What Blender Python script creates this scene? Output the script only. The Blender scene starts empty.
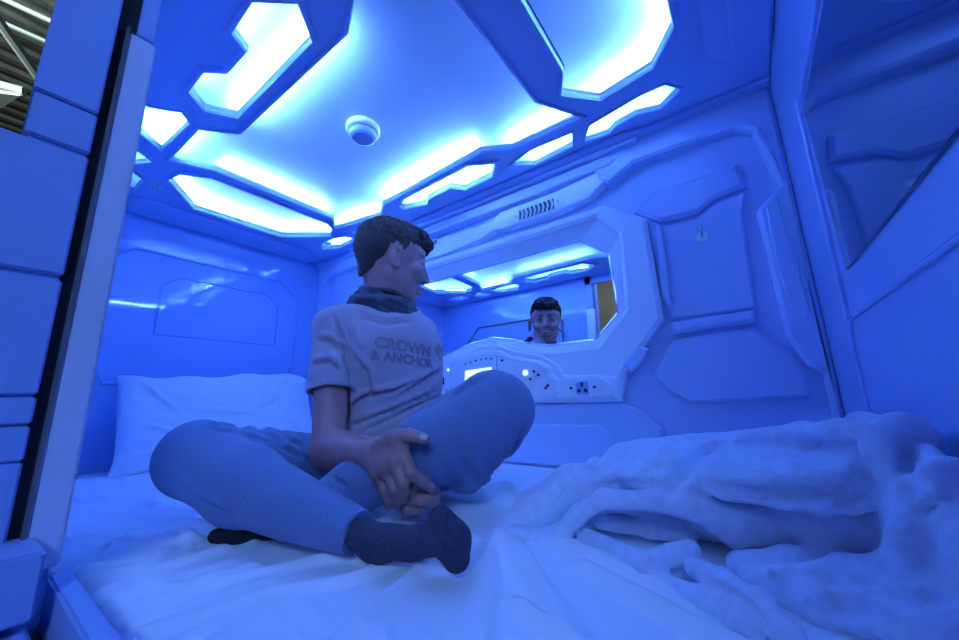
import bpy, bmesh, math, random
import numpy as np
from mathutils import Vector, Matrix, noise
from mathutils.bvhtree import BVHTree

SC = bpy.context.scene
COL = SC.collection
rng = random.Random(7)

# ------------------------------------------------------------------ camera
cam_d = bpy.data.cameras.new('camera'); cam = bpy.data.objects.new('camera', cam_d); COL.objects.link(cam)
cam_d.sensor_fit = 'HORIZONTAL'; cam_d.sensor_width = 36.0; cam_d.lens = 369.0 / 959.0 * 36.0
cam_d.clip_start = 0.01
R_ = Vector((0.8104, 0.5852, -0.0295)); U_ = Vector((0.1458, -0.1527, 0.9775)); F_ = Vector((-0.5675, 0.7964, 0.2091))
F_.normalize(); R_ = (R_ - R_.dot(F_) * F_).normalized(); U_ = R_.cross(F_)
cam.matrix_world = Matrix(((R_.x, U_.x, -F_.x, 0), (R_.y, U_.y, -F_.y, 0), (R_.z, U_.z, -F_.z, 0.71), (0, 0, 0, 1)))
SC.camera = cam

# ------------------------------------------------------------------ world, light, exposure
W = bpy.data.worlds.new('world'); SC.world = W; W.use_nodes = True
W.node_tree.nodes['Background'].inputs[0].default_value = (0.25, 0.35, 0.6, 1)
W.node_tree.nodes['Background'].inputs[1].default_value = 0.05
LED_COL = (0.14, 0.35, 1.0); LED_STR = 330.0
SC.view_settings.view_transform = 'Standard'; SC.view_settings.look = 'None'
SC.view_settings.exposure = 0.28; SC.view_settings.gamma = 1.0; SC.view_settings.use_curve_mapping = False
SC.cycles.max_bounces = 14; SC.cycles.diffuse_bounces = 8; SC.cycles.glossy_bounces = 6
SC.cycles.sample_clamp_indirect = 12.0
SC.cycles.use_denoising = True

def area(name, loc, target, sx, sy, power, col):
    l = bpy.data.lights.new(name, 'AREA'); l.shape = 'RECTANGLE'; l.size = sx; l.size_y = sy; l.energy = power; l.color = col
    o = bpy.data.objects.new(name, l); COL.objects.link(o); o.location = loc
    o.rotation_euler = (Vector(target) - Vector(loc)).to_track_quat('-Z', 'Y').to_euler(); return o
area('outside_fill_light', (1.2, -2.2, 2.6), (-0.6, 0.6, 0.6), 1.6, 0.8, 58.0, (0.18, 0.38, 1.0))  # added bluish fill outside the entrance, no fixture there, brightens the foreground
area('roof_fill_light', (-4.0, -2.0, 4.2), (-6.0, 0.0, 6.0), 1.5, 1.5, 330.0, (0.85, 1.0, 0.95))  # added unseen fill aimed upward to brighten the dark roof
area('warehouse_hall_light', (-1.5, -2.2, 2.6), (-0.9, -4.2, 1.2), 1.0, 1.0, 14.0, (1.0, 0.96, 0.85))

# ------------------------------------------------------------------ materials
def mat(name, col, rough=0.5, metal=0.0, spec=0.5, bump=0.0, bscale=60.0, vary=0.0, vscale=30.0, sheen=0.0, coat=0.0, emit=None, estr=0.0, detail=4.0):
    m = bpy.data.materials.new(name); m.use_nodes = True
    nt = m.node_tree; b = nt.nodes['Principled BSDF']
    b.inputs['Base Color'].default_value = (*col, 1); b.inputs['Roughness'].default_value = rough
    b.inputs['Metallic'].default_value = metal; b.inputs['Specular IOR Level'].default_value = spec
    if sheen: b.inputs['Sheen Weight'].default_value = sheen; b.inputs['Sheen Roughness'].default_value = 0.5
    if coat: b.inputs['Coat Weight'].default_value = coat; b.inputs['Coat Roughness'].default_value = 0.05
    if emit: b.inputs['Emission Color'].default_value = (*emit, 1); b.inputs['Emission Strength'].default_value = estr
    tc = nt.nodes.new('ShaderNodeTexCoord')
    if bump:
        n = nt.nodes.new('ShaderNodeTexNoise'); n.inputs['Scale'].default_value = bscale; n.inputs['Detail'].default_value = detail
        bp = nt.nodes.new('ShaderNodeBump'); bp.inputs['Strength'].default_value = bump; bp.inputs['Distance'].default_value = 0.002
        nt.links.new(tc.outputs['Object'], n.inputs['Vector']); nt.links.new(n.outputs['Fac'], bp.inputs['Height'])
        nt.links.new(bp.outputs['Normal'], b.inputs['Normal'])
    if vary:
        n = nt.nodes.new('ShaderNodeTexNoise'); n.inputs['Scale'].default_value = vscale; n.inputs['Detail'].default_value = 6
        r = nt.nodes.new('ShaderNodeValToRGB'); r.color_ramp.elements[0].position = 0.35; r.color_ramp.elements[1].position = 0.65
        r.color_ramp.elements[0].color = (*[c * (1 - vary) for c in col], 1); r.color_ramp.elements[1].color = (*[min(1, c * (1 + vary)) for c in col], 1)
        nt.links.new(tc.outputs['Object'], n.inputs['Vector']); nt.links.new(n.outputs['Fac'], r.inputs['Fac'])
        nt.links.new(r.outputs['Color'], b.inputs['Base Color'])
    return m
M = dict(
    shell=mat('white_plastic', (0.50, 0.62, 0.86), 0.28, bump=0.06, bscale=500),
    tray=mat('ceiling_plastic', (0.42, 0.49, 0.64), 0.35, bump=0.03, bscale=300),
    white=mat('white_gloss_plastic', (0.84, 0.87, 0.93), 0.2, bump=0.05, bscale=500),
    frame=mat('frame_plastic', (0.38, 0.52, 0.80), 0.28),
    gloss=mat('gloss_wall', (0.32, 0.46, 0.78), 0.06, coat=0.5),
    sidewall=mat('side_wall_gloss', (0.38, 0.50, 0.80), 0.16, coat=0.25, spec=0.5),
    glass=mat('dark_glass', (0.03, 0.06, 0.14), 0.03, coat=0.4, spec=0.6),
    mirror=mat('mirror', (0.86, 0.89, 0.93), 0.015, metal=1.0),
    led=mat('led', (0, 0, 0), 0.5, emit=LED_COL, estr=LED_STR),
    post=mat('brushed_post', (0.80, 0.79, 0.86), 0.42, metal=0.3, bump=0.15, bscale=90),
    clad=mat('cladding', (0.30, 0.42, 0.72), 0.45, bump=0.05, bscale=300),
    dark=mat('dark_gap', (0.012, 0.012, 0.016), 0.6),
    rubber=mat('grey_rubber', (0.12, 0.11, 0.11), 0.6),
    sheet=mat('cotton_sheet', (0.90, 0.92, 0.95), 0.85, bump=0.35, bscale=900, sheen=0.2),
    pillow=mat('pillow_cotton', (0.92, 0.93, 0.95), 0.85, bump=0.35, bscale=900, sheen=0.2),
    mattress=mat('mattress_ticking', (0.5, 0.52, 0.58), 0.9, bump=0.2, bscale=500),
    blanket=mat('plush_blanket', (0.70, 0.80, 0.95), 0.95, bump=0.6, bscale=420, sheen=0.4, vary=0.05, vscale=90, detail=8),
    skin=mat('skin', (0.40, 0.21, 0.19), 0.5, bump=0.12, bscale=300, vary=0.06, vscale=40),
    nail=mat('nail', (0.68, 0.42, 0.38), 0.25),
    lip=mat('lip', (0.40, 0.15, 0.14), 0.45),
    hair=mat('hair_brown', (0.045, 0.031, 0.028), 0.8, spec=0.2, bump=1.0, bscale=260, vary=0.4, vscale=180),
    fade=mat('short_hair', (0.060, 0.040, 0.037), 0.85, spec=0.2, bump=1.0, bscale=700, vary=0.3, vscale=400),
    eye=mat('eye_white', (0.75, 0.75, 0.75), 0.2), iris=mat('iris', (0.03, 0.03, 0.04), 0.15),
    shirt=mat('grey_jersey', (0.40, 0.33, 0.38), 0.9, bump=0.5, bscale=800, vary=0.08, vscale=420, sheen=0.15),
    shirt_ink=mat('shirt_print', (0.13, 0.12, 0.16), 0.85),
    gaiter=mat('gaiter_cloth', (0.040, 0.038, 0.055), 0.85, bump=0.5, bscale=500, vary=0.8, vscale=28),
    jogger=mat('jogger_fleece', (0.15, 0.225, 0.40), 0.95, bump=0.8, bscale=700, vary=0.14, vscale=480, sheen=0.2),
    sock=mat('navy_sock', (0.045, 0.045, 0.075), 0.9, bump=0.8, bscale=600, vary=0.2, vscale=200),
    sockblack=mat('black_sock', (0.012, 0.012, 0.018), 0.9),
    panel=mat('control_plastic', (0.78, 0.80, 0.84), 0.35),
    screen=mat('lit_screen', (0.02, 0.02, 0.02), 0.2, emit=(0.30, 0.62, 1.0), estr=2.6),
    led_dot=mat('lit_button', (0.1, 0.1, 0.1), 0.3, emit=(0.35, 0.65, 1.0), estr=2.2),
    ink=mat('black_print', (0.02, 0.02, 0.03), 0.5),
    chrome=mat('chrome', (0.75, 0.78, 0.82), 0.18, metal=1.0),
    steel=mat('painted_steel', (0.34, 0.38, 0.37), 0.45, metal=0.2),
    roof=mat('roof_sheet', (0.055, 0.055, 0.052), 0.8, bump=0.4, bscale=8, vary=0.4, vscale=3),
    concrete=mat('concrete', (0.36, 0.38, 0.35), 0.8, vary=0.2, vscale=2),
)

# ------------------------------------------------------------------ helpers
def link(name, me, m=None, parent=None, smooth=False):
    o = bpy.data.objects.new(name, me); COL.objects.link(o)
    if m is not None:
        me.materials.clear(); me.materials.append(m)
    if smooth: me.polygons.foreach_set('use_smooth', [True] * len(me.polygons))
    if parent is not None: o.parent = parent
    return o
def pymesh(name, v, f, m, parent=None, smooth=False):
    me = bpy.data.meshes.new(name); me.from_pydata([tuple(map(float, p)) for p in v], [], [tuple(map(int, q)) for q in f]); me.update()
    return link(name, me, m, parent, smooth)
def bmobj(name, bm, m, parent=None, smooth=False):
    bmesh.ops.recalc_face_normals(bm, faces=bm.faces)
    me = bpy.data.meshes.new(name); bm.to_mesh(me); bm.free(); return link(name, me, m, parent, smooth)
def tag(o, label, cat, group=None, kind=None):
    o['label'] = label; o['category'] = cat
    if group: o['group'] = group
    if kind: o['kind'] = kind
    return o
def struct(o): o['kind'] = 'structure'; return o
def bake_origin(o, p):
    """move a mesh object's origin to world point p without moving the mesh"""
    o.data.transform(Matrix.Translation(-Vector(p))); o.location = Vector(p)
def area2(p): return sum(p[i][0] * p[(i + 1) % len(p)][1] - p[(i + 1) % len(p)][0] * p[i][1] for i in range(len(p))) / 2
def inset(p, d):
    """offset a simple polygon inward by d (miter, limited)"""
    n = len(p); s = 1 if area2(p) > 0 else -1; out = []
    for i in range(n):
        a, b, c = Vector(p[i - 1]), Vector(p[i]), Vector(p[(i + 1) % n])
        e1 = (b - a).normalized(); e2 = (c - b).normalized()
        n1 = Vector((-e1.y, e1.x)) * s; n2 = Vector((-e2.y, e2.x)) * s
        mv = n1 + n2; l = mv.length
        if l < 1e-6: mv = n1
        else: mv = mv / l * min(1.0 / max(l / 2, 1e-3), 2.2)
        out.append((b.x + mv.x * d, b.y + mv.y * d))
    return out
def mapper(plane):
    if plane == 'back': return lambda p, h: (p[0], 1.145 - h, p[1])      # h = height proud of the back wall
    if plane == 'ceil': return lambda p, h: (p[0], p[1], 1.49 - h)        # h = height below the ceiling frame
    if plane == 'right': return lambda p, h: (0.155 - h, p[0], p[1])
    if plane == 'left': return lambda p, h: (-1.908 + h, p[0], p[1])
    if plane == 'front': return lambda p, h: (p[0], 0.10 + h, p[1])
def add_slab(bm, plane, poly, h0, h1, bev=0.004, cap0=False):
    mp = mapper(plane); loops = [(poly, h0), (poly, h1 - bev * (1 if h1 > h0 else -1) * 0.8), (inset(poly, bev), h1)]
    vs = [[bm.verts.new(mp(p, h)) for p in pl] for pl, h in loops]; n = len(poly)
    for a, b in zip(vs, vs[1:]):
        for i in range(n): bm.faces.new((a[i], a[(i + 1) % n], b[(i + 1) % n], b[i]))
    bm.faces.new(vs[-1])
    if cap0: bm.faces.new(vs[0][::-1])
def add_loft(bm, plane, loops, close=True):
    """loops: list of (poly, h), equal counts, bridged in order"""
    mp = mapper(plane); vs = [[bm.verts.new(mp(p, h)) for p in pl] for pl, h in loops]; n = len(loops[0][0])
    for a, b in zip(vs, vs[1:]):
        for i in range(n): bm.faces.new((a[i], a[(i + 1) % n], b[(i + 1) % n], b[i]))
    return vs
def box_bm(bm, lo, hi):
    x0, y0, z0 = lo; x1, y1, z1 = hi
    v = [bm.verts.new(p) for p in ((x0, y0, z0), (x1, y0, z0), (x1, y1, z0), (x0, y1, z0), (x0, y0, z1), (x1, y0, z1), (x1, y1, z1), (x0, y1, z1))]
    for f in ((0, 3, 2, 1), (4, 5, 6, 7), (0, 1, 5, 4), (1, 2, 6, 5), (2, 3, 7, 6), (3, 0, 4, 7)): bm.faces.new([v[i] for i in f])
def box(name, lo, hi, m, parent=None, bev=0.0):
    bm = bmesh.new(); box_bm(bm, lo, hi)
    if bev: bmesh.ops.bevel(bm, geom=bm.edges[:], offset=bev, segments=2, affect='EDGES')
    return bmobj(name, bm, m, parent)
def plate_holes(name, plane, outer, holes, h0, h1, m, bev=0.003):
    """flat plate with holes between heights h0 and h1"""
    cu = bpy.data.curves.new(name, 'CURVE'); cu.dimensions = '2D'; cu.fill_mode = 'BOTH'
    for poly in [outer] + holes:
        s = cu.splines.new('POLY'); s.points.add(len(poly) - 1); s.use_cyclic_u = True
        for i, p in enumerate(poly): s.points[i].co = (p[0], p[1], 0, 1)
    cu.extrude = abs(h1 - h0) / 2 - bev; cu.bevel_depth = bev; cu.offset = -bev; cu.bevel_resolution = 0
    o = bpy.data.objects.new('tmp', cu); COL.objects.link(o)
    bpy.context.view_layer.update()
    me = bpy.data.meshes.new_from_object(o.evaluated_get(bpy.context.evaluated_depsgraph_get()))
    bpy.data.objects.remove(o)
    mp = mapper(plane); mid = (h0 + h1) / 2
    for v in me.vertices: v.co = mp((v.co.x, v.co.y), mid + v.co.z)
    bm = bmesh.new(); bm.from_mesh(me); bmesh.ops.remove_doubles(bm, verts=bm.verts, dist=1e-5)
    bpy.data.meshes.remove(me)
    return bmobj(name, bm, m)
def cyl_bm(bm, a, b, r0, r1=None, seg=20, caps=True):
    a, b = Vector(a), Vector(b); r1 = r0 if r1 is None else r1; d = (b - a).normalized()
    t = d.orthogonal().normalized(); s = d.cross(t)
    A = [bm.verts.new(a + (t * math.cos(6.28318 * i / seg) + s * math.sin(6.28318 * i / seg)) * r0) for i in range(seg)]
    B = [bm.verts.new(b + (t * math.cos(6.28318 * i / seg) + s * math.sin(6.28318 * i / seg)) * r1) for i in range(seg)]
    for i in range(seg): bm.faces.new((A[i], A[(i + 1) % seg], B[(i + 1) % seg], B[i]))
    if caps: bm.faces.new(A[::-1]); bm.faces.new(B)
def lathe(name, c, axis, prof, m, parent=None, seg=32):
    """prof: list of (radius, height along axis)"""
    bm = bmesh.new(); d = Vector(axis).normalized(); t = d.orthogonal().normalized(); s = d.cross(t); c = Vector(c); rings = []
    for r, h in prof:
        rings.append([bm.verts.new(c + d * h + (t * math.cos(6.28318 * i / seg) + s * math.sin(6.28318 * i / seg)) * max(r, 1e-4)) for i in range(seg)])
    for A, B in zip(rings, rings[1:]):
        for i in range(seg): bm.faces.new((A[i], A[(i + 1) % seg], B[(i + 1) % seg], B[i]))
    bm.faces.new(rings[0][::-1]); bm.faces.new(rings[-1])
    o = bmobj(name, bm, m, parent); return o

# ---- signed distance sculpting: smooth unions of tapered limbs, meshed with surface nets
def unit(v): v = np.asarray(v, float); return v / np.linalg.norm(v)
def unp(px, py, c):  # a landmark measured on the photograph: direction and distance in front of the camera
    q = R_ * ((px - 479.5) / 369 * c) - U_ * ((py - 320) / 369 * c) + F_ * c; return np.array([q.x, q.y, q.z + .71])
class Field:
    def __init__(s, lo, hi, h):
        s.lo = np.array(lo, np.float32); s.h = h; s.n = (np.ceil((np.array(hi) - s.lo) / h).astype(int) + 1)
        s.F = np.full(tuple(s.n), 0.2, np.float32)
    def block(s, lo, hi):
        i0 = np.clip(np.floor((np.array(lo) - s.lo) / s.h).astype(int), 0, s.n); i1 = np.clip(np.ceil((np.array(hi) - s.lo) / s.h).astype(int) + 1, 0, s.n)
        ax = [s.lo[k] + s.h * np.arange(i0[k], i1[k], dtype=np.float32) for k in range(3)]
        return tuple(slice(i0[k], i1[k]) for k in range(3)), ax[0][:, None, None], ax[1][None, :, None], ax[2][None, None, :]
    def put(s, sl, d, k, op):
        A = s.F[sl]
        if A.size == 0: return
        if op == 'sub':
            d = -d; t = np.clip(0.5 - 0.5 * (A - d) / k, 0, 1); # smooth max
            s.F[sl] = A + (d - A) * t + k * t * (1 - t)
        else:
            t = np.clip(0.5 + 0.5 * (A - d) / k, 0, 1)
            s.F[sl] = A + (d - A) * t - k * t * (1 - t)
    def cone(s, a, b, r1, r2=None, k=0.012, op='add', cut=None, flat=None):
        r2 = r1 if r2 is None else r2; a = np.asarray(a, np.float32); b = np.asarray(b, np.float32); R = max(r1, r2) + 2 * k + 3 * s.h
        sl, X, Y, Z = s.block(np.minimum(a, b) - R, np.maximum(a, b) + R)
        ba = b - a; L = float(ba @ ba) + 1e-12
        px, py, pz = X - a[0], Y - a[1], Z - a[2]
        t = np.clip((px * ba[0] + py * ba[1] + pz * ba[2]) / L, 0, 1)
        dx, dy, dz = px - t * ba[0], py - t * ba[1], pz - t * ba[2]
        if flat is not None:                 # (axis, factor): flatten the section along an axis
            ax, fc = unit(flat[0]), flat[1]; q = dx * ax[0] + dy * ax[1] + dz * ax[2]
            g = (1 / fc - 1); dx = dx + g * q * ax[0]; dy = dy + g * q * ax[1]; dz = dz + g * q * ax[2]
        d = np.sqrt(dx * dx + dy * dy + dz * dz) - (r1 + (r2 - r1) * t)
        if cut is not None:
            cp, cn = np.asarray(cut[0]), unit(cut[1]); d = np.maximum(d, (X - cp[0]) * cn[0] + (Y - cp[1]) * cn[1] + (Z - cp[2]) * cn[2])
        s.put(sl, d, k, op)
    def path(s, pts, rs, k=0.012, op='add', **kw):
        if not hasattr(rs, '__len__'): rs = [rs] * len(pts)
        for i in range(len(pts) - 1): s.cone(pts[i], pts[i + 1], rs[i], rs[i + 1], k, op, **kw)
    def ell(s, c, r, R=None, k=0.012, op='add', cut=None):
        c = np.asarray(c, float); r = np.asarray(r, float); m = max(r) + 2 * k + 3 * s.h
        sl, X, Y, Z = s.block(c - m, c + m); px, py, pz = X - c[0], Y - c[1], Z - c[2]
        if R is None: R = np.eye(3)
        R = np.asarray(R)
        u = [px * R[0, j] + py * R[1, j] + pz * R[2, j] for j in range(3)]
        k0 = np.sqrt(sum((u[j] / r[j]) ** 2 for j in range(3))); k1 = np.sqrt(sum((u[j] / r[j] ** 2) ** 2 for j in range(3))) + 1e-9
        d = (k0 * (k0 - 1) / k1)
        if cut is not None:
            for cp, cn in cut:
                cn = unit(cn); d = np.maximum(d, (X - cp[0]) * cn[0] + (Y - cp[1]) * cn[1] + (Z - cp[2]) * cn[2])
        s.put(sl, d.astype(np.float32), k, op)
    def cutplane(s, p, n, lo=None, hi=None):
        n = unit(n); sl, X, Y, Z = s.block(s.lo if lo is None else lo, s.lo + s.h * s.n if hi is None else hi)
        s.F[sl] = np.maximum(s.F[sl], ((X - p[0]) * n[0] + (Y - p[1]) * n[1] + (Z - p[2]) * n[2]).astype(np.float32))
    def hit(s, d, off=0.0):
        """first surface point along direction d from the camera position"""
        d = unit(d); o = np.array([0, 0, .71]); t = np.arange(.2, 1.6, s.h * .4); p = o + d * t[:, None]
        i = np.round((p - s.lo) / s.h).astype(int); ok = ((i >= 0) & (i < s.n)).all(1); i = i[ok]; p = p[ok]
        f = s.F[i[:, 0], i[:, 1], i[:, 2]]; w = np.argmax(f < 0)
        return (p[w] + d * off) if len(f) and f[w] < 0 else None
    def crease(s, pix, r, k, op='sub', off=0.0, n=5):
        """press (sub) or raise (add) a fold along the surface"""
        pts = []
        for a, b in zip(pix, pix[1:]):
            for q in range(n): pts.append((a[0] + (b[0] - a[0]) * q / n, a[1] + (b[1] - a[1]) * q / n))
        pts.append(pix[-1]); P3 = [s.hit(unp(x, y, 1.0) - np.array([0, 0, .71]), off) for x, y in pts]; P3 = [p for p in P3 if p is not None]; m = len(P3)
        for q in range(m - 1):
            if np.linalg.norm(P3[q + 1] - P3[q]) < .05:
                e0 = math.sin(math.pi * min(1, max(.0, (q + .6) / m))) ** .5; e1 = math.sin(math.pi * min(1, (q + 1.4) / m)) ** .5
                s.cone(P3[q], P3[q + 1], r * e0, r * e1, k, op)
    def all(s): return s.block(s.lo, s.lo + s.h * (s.n - 1))
    def mesh(s, name, m, parent=None, smooth_it=2):
        F = s.F; S = F < 0
        c = S[:-1, :-1, :-1].astype(np.int8)
        for i in (0, 1):
            for j in (0, 1):
                for k in (0, 1):
                    if i + j + k: c = c + S[i:F.shape[0] - 1 + i, j:F.shape[1] - 1 + j, k:F.shape[2] - 1 + k]
        act = (c > 0) & (c < 8); idx = np.argwhere(act); N = len(idx)
        vid = np.full(act.shape, -1, np.int64); vid[act] = np.arange(N)
        corner = [(i, j, k) for i in (0, 1) for j in (0, 1) for k in (0, 1)]
        val = {q: F[idx[:, 0] + q[0], idx[:, 1] + q[1], idx[:, 2] + q[2]] for q in corner}
        acc = np.zeros((N, 3)); cnt = np.zeros(N)
        for q in corner:
            for ax in range(3):
                if q[ax] == 0:
                    r = list(q); r[ax] = 1; r = tuple(r); a, b = val[q], val[r]; mk = (a < 0) != (b < 0)
                    t = np.where(mk, a / np.where(mk, a - b, 1), 0); P = np.tile(np.array(q, float), (N, 1)); P[:, ax] = t
                    acc += P * mk[:, None]; cnt += mk
        V = (idx + acc / cnt[:, None]) * s.h + s.lo
        faces = []
        for ax in range(3):
            A = S; sh = [slice(None)] * 3; sh2 = [slice(None)] * 3; sh[ax] = slice(0, -1); sh2[ax] = slice(1, None)
            ch = A[tuple(sh)] != A[tuple(sh2)]; e = np.argwhere(ch)
            u, v = (ax + 1) % 3, (ax + 2) % 3
            ok = (e[:, u] > 0) & (e[:, v] > 0) & (e[:, u] < S.shape[u] - 1) & (e[:, v] < S.shape[v] - 1); e = e[ok]
            ins = A[e[:, 0], e[:, 1], e[:, 2]]
            def g(du, dv):
                q = e.copy(); q[:, u] -= du; q[:, v] -= dv; return vid[q[:, 0], q[:, 1], q[:, 2]]
            q4 = np.stack([g(1, 1), g(0, 1), g(0, 0), g(1, 0)], 1); q4[~ins] = q4[~ins][:, ::-1]; faces.append(q4)
        Q = np.concatenate(faces); Q = Q[(Q >= 0).all(1)]
        for _ in range(smooth_it):
            A = np.zeros_like(V); n = np.zeros(N)
            for i in range(4):
                a, b = Q[:, i], Q[:, (i + 1) % 4]
                for k in range(3): A[:, k] += np.bincount(a, V[b, k], N) + np.bincount(b, V[a, k], N)
                n += np.bincount(a, minlength=N) + np.bincount(b, minlength=N)
            V = 0.5 * V + 0.5 * A / np.maximum(n, 1)[:, None]
        me = bpy.data.meshes.new(name); me.vertices.add(N); me.vertices.foreach_set('co', V.astype(np.float32).ravel())
        me.loops.add(len(Q) * 4); me.loops.foreach_set('vertex_index', Q.astype(np.int32).ravel())
        me.polygons.add(len(Q)); me.polygons.foreach_set('loop_start', np.arange(0, len(Q) * 4, 4, dtype=np.int32))
        me.update(calc_edges=True); me.validate()
        return link(name, me, m, parent, True)
def vnoise(X, Y, Z, sc, seed=0):
    """cheap smooth pseudo noise from summed sines"""
    r = np.random.RandomState(seed); out = 0
    for i in range(7):
        d = r.normal(size=3); d /= np.linalg.norm(d); f = sc * r.uniform(0.6, 1.7)
        out = out + np.sin((X * d[0] + Y * d[1] + Z * d[2]) * f + r.uniform(0, 6.28) + 1.3 * np.sin((X * d[1] - Y * d[2] + Z * d[0]) * f * 0.6))
    return out / 4.0

XL, XR, YF, YB, ZC = -1.908, 0.155, 0.10, 1.145, 1.49
def mx(p): return [(-1.753 - x, z) for x, z in p][::-1]       # mirror left-right about the capsule's middle
def my(p): return [(x, 1.24 - y) for x, y in p][::-1]         # mirror front-back on the ceiling

# ================================================================== ROOM SHELL
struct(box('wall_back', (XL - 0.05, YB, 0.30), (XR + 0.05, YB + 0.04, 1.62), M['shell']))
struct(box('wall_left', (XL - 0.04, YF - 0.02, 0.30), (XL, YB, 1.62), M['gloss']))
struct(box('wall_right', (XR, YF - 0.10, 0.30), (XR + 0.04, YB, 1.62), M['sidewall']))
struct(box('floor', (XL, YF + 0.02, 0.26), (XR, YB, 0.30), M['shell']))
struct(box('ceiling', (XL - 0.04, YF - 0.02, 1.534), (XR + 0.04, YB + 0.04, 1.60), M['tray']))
# wall above / beside the entrance, with an octagon relief like the back wall
bm = bmesh.new()
box_bm(bm, (XL, YF - 0.02, 0.30), (-0.745, YF, 1.60)); 
box_bm(bm, (-0.745, YF - 0.02, 1.44), (XR, YF, 1.60))
box_bm(bm, (-0.745, YF - 0.02, 0.30), (XR, YF, 0.42))
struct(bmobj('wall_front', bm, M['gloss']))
bm = bmesh.new()
oct_ = [(-1.66, 0.86), (-1.56, 0.74), (-1.02, 0.74), (-0.90, 0.86), (-0.90, 1.16), (-1.02, 1.28), (-1.56, 1.28), (-1.66, 1.16)]
add_loft(bm, 'front', [(oct_, 0), (oct_, .009), (inset(oct_, .009), .009), (inset(oct_, .009), 0.0)])
for poly in ([(-1.60, 1.01), (-0.95, 1.01), (-0.95, 1.022), (-1.60, 1.022)], [(-1.50, .93), (-1.40, .88), (-1.10, .88), (-1.10, .888), (-1.395, .888), (-1.50, .94)]):
    add_slab(bm, 'front', poly, 0, 0.006, 0.002)
struct(bmobj('trim_1', bm, M['rubber']))

# -------------------------------------------------- ceiling frame with glowing cut-outs
H = [(-1.345, .385), (-1.345, .83), (-1.43, .89), (-1.17, .935), (-1.09, .885), (-.59, .862), (-.50, .912), (-.285, .915), (-.36, .79), (-.366, .45), (-.29, .33), (-.50, .33), (-.59, .375), (-1.10, .37), (-1.17, .29), (-1.395, .285)]
WL = [(-1.523, .316), (-1.46, .33), (-1.405, .40), (-1.405, .83), (-1.43, .875), (-1.507, .916), (-1.681, .774), (-1.685, .438)]
WR = [(-.253, .50), (-.253, .742), (-.286, .806), (-.212, .884), (-.079, .864), (-.023, .784), (-.023, .456), (-.079, .376), (-.212, .356), (-.286, .434)]
WF = [(-1.03, .331), (-1.069, .269), (-1.029, .225), (-.936, .225), (-.899, .26), (-.802, .263), (-.778, .225), (-.68, .222), (-.615, .275), (-.665, .332)]
WB = [(-1.045, .935), (-.985, .907), (-.665, .895), (-.59, .940), (-.636, .993), (-.762, 1.0), (-.795, .955), (-.915, .962), (-.945, .985), (-1.045, .957)]
W2 = [(-.547, .985), (-.463, .959), (-.325, .965), (-.345, 1.02), (-.487, 1.035)]
W3 = [(-.305, 1.025), (-.27, .969), (-.124, .943), (-.065, .945), (-.035, .985), (-.09, 1.026), (-.15, 1.005), (-.21, 1.015), (-.235, 1.035)]
W2L = [(-1.206, .985), (-1.29, .965), (-1.40, .965), (-1.38, 1.02), (-1.266, 1.035)]
W3L = [(-1.448, 1.02), (-1.46, .975), (-1.52, .943), (-1.62, .945), (-1.68, .985), (-1.60, 1.026)]
F1 = [(-1.19, .16), (-1.135, .235), (-1.165, .262), (-1.36, .25), (-1.305, .18)]
F2 = [(-1.40, .18), (-1.455, .25), (-1.52, .215), (-1.45, .16)]
F3 = [(-1.56, .215), (-1.60, .262), (-1.72, .262), (-1.66, .19)]
windows = [WL, WR, WF, WB, W2, W3, W2L, W3L, F1, F2, F3, my(W2), my(W3)]
ring_frame = plate_holes('trim_2', 'ceil', [(XL, YF), (XR, YF), (XR, YB), (XL, YB)], [H] + windows, 0.0, -0.016, M['frame'], 0.0022)
struct(ring_frame)
bm = bmesh.new()
def rim(poly, w, h):
    o = inset(poly, -w); add_loft(bm, 'ceil', [(o, -.002), (inset(o, .004), h), (inset(poly, -.003), h), (poly, h * .4), (poly, -.014)])
for p in windows[:4]: rim(p, .016, .010)
for p in windows[4:]: rim(p, .008, .006)
rim(inset(H, -.001), .013, .007)
struct(bmobj('trim_3', bm, M['frame']))
# raised steps around the edge of the ceiling frame
bm = bmesh.new()
for poly in ([(XL, 1.09), (-1.60, 1.09), (-1.56, 1.055), (-.20, 1.055), (-.14, 1.075), (XR, 1.075), (XR, YB), (XL, YB)],
             [(-1.74, .30), (-1.74, .95), (-1.82, 1.03), (XL, 1.03), (XL, .22), (-1.80, .22)],
             [(.02, .20), (.06, .26), (.06, .62), (.03, .68), (.03, .92), (.10, 1.0), (XR, 1.0), (XR, .20)],
             [(.10, .22), (.10, .70), (.075, .74), (.075, .90), (.12, .95), (XR - .003, .95), (XR - .003, .22)]):
    add_slab(bm, 'ceil', poly, 0, 0.012 if poly[0][0] != .10 else 0.020, 0.006)
struct(bmobj('trim_4', bm, M['frame']))
# small grilles on the ceiling frame
for i, (x, y, lab) in enumerate([(-1.62, .30, 'tiny round ceiling grille by the front left corner of the capsule'), (-1.60, .965, 'tiny round ceiling grille at the far left corner near the head wall')]):
    o = lathe('ceiling_grille', (x, y, ZC), (0, 0, -1), [(.016, 0), (.016, .003), (.012, .005), (.004, .005)], M['panel'])
    tag(o, lab, 'grille', 'round grilles in the ceiling frame')
    for k in range(6):
        a = k * 1.047; g = lathe('hole', (x + .008 * math.cos(a), y + .008 * math.sin(a), ZC - .0052), (0, 0, -1), [(.0022, 0), (.0022, .0006)], M['ink'], o, 10)

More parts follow.
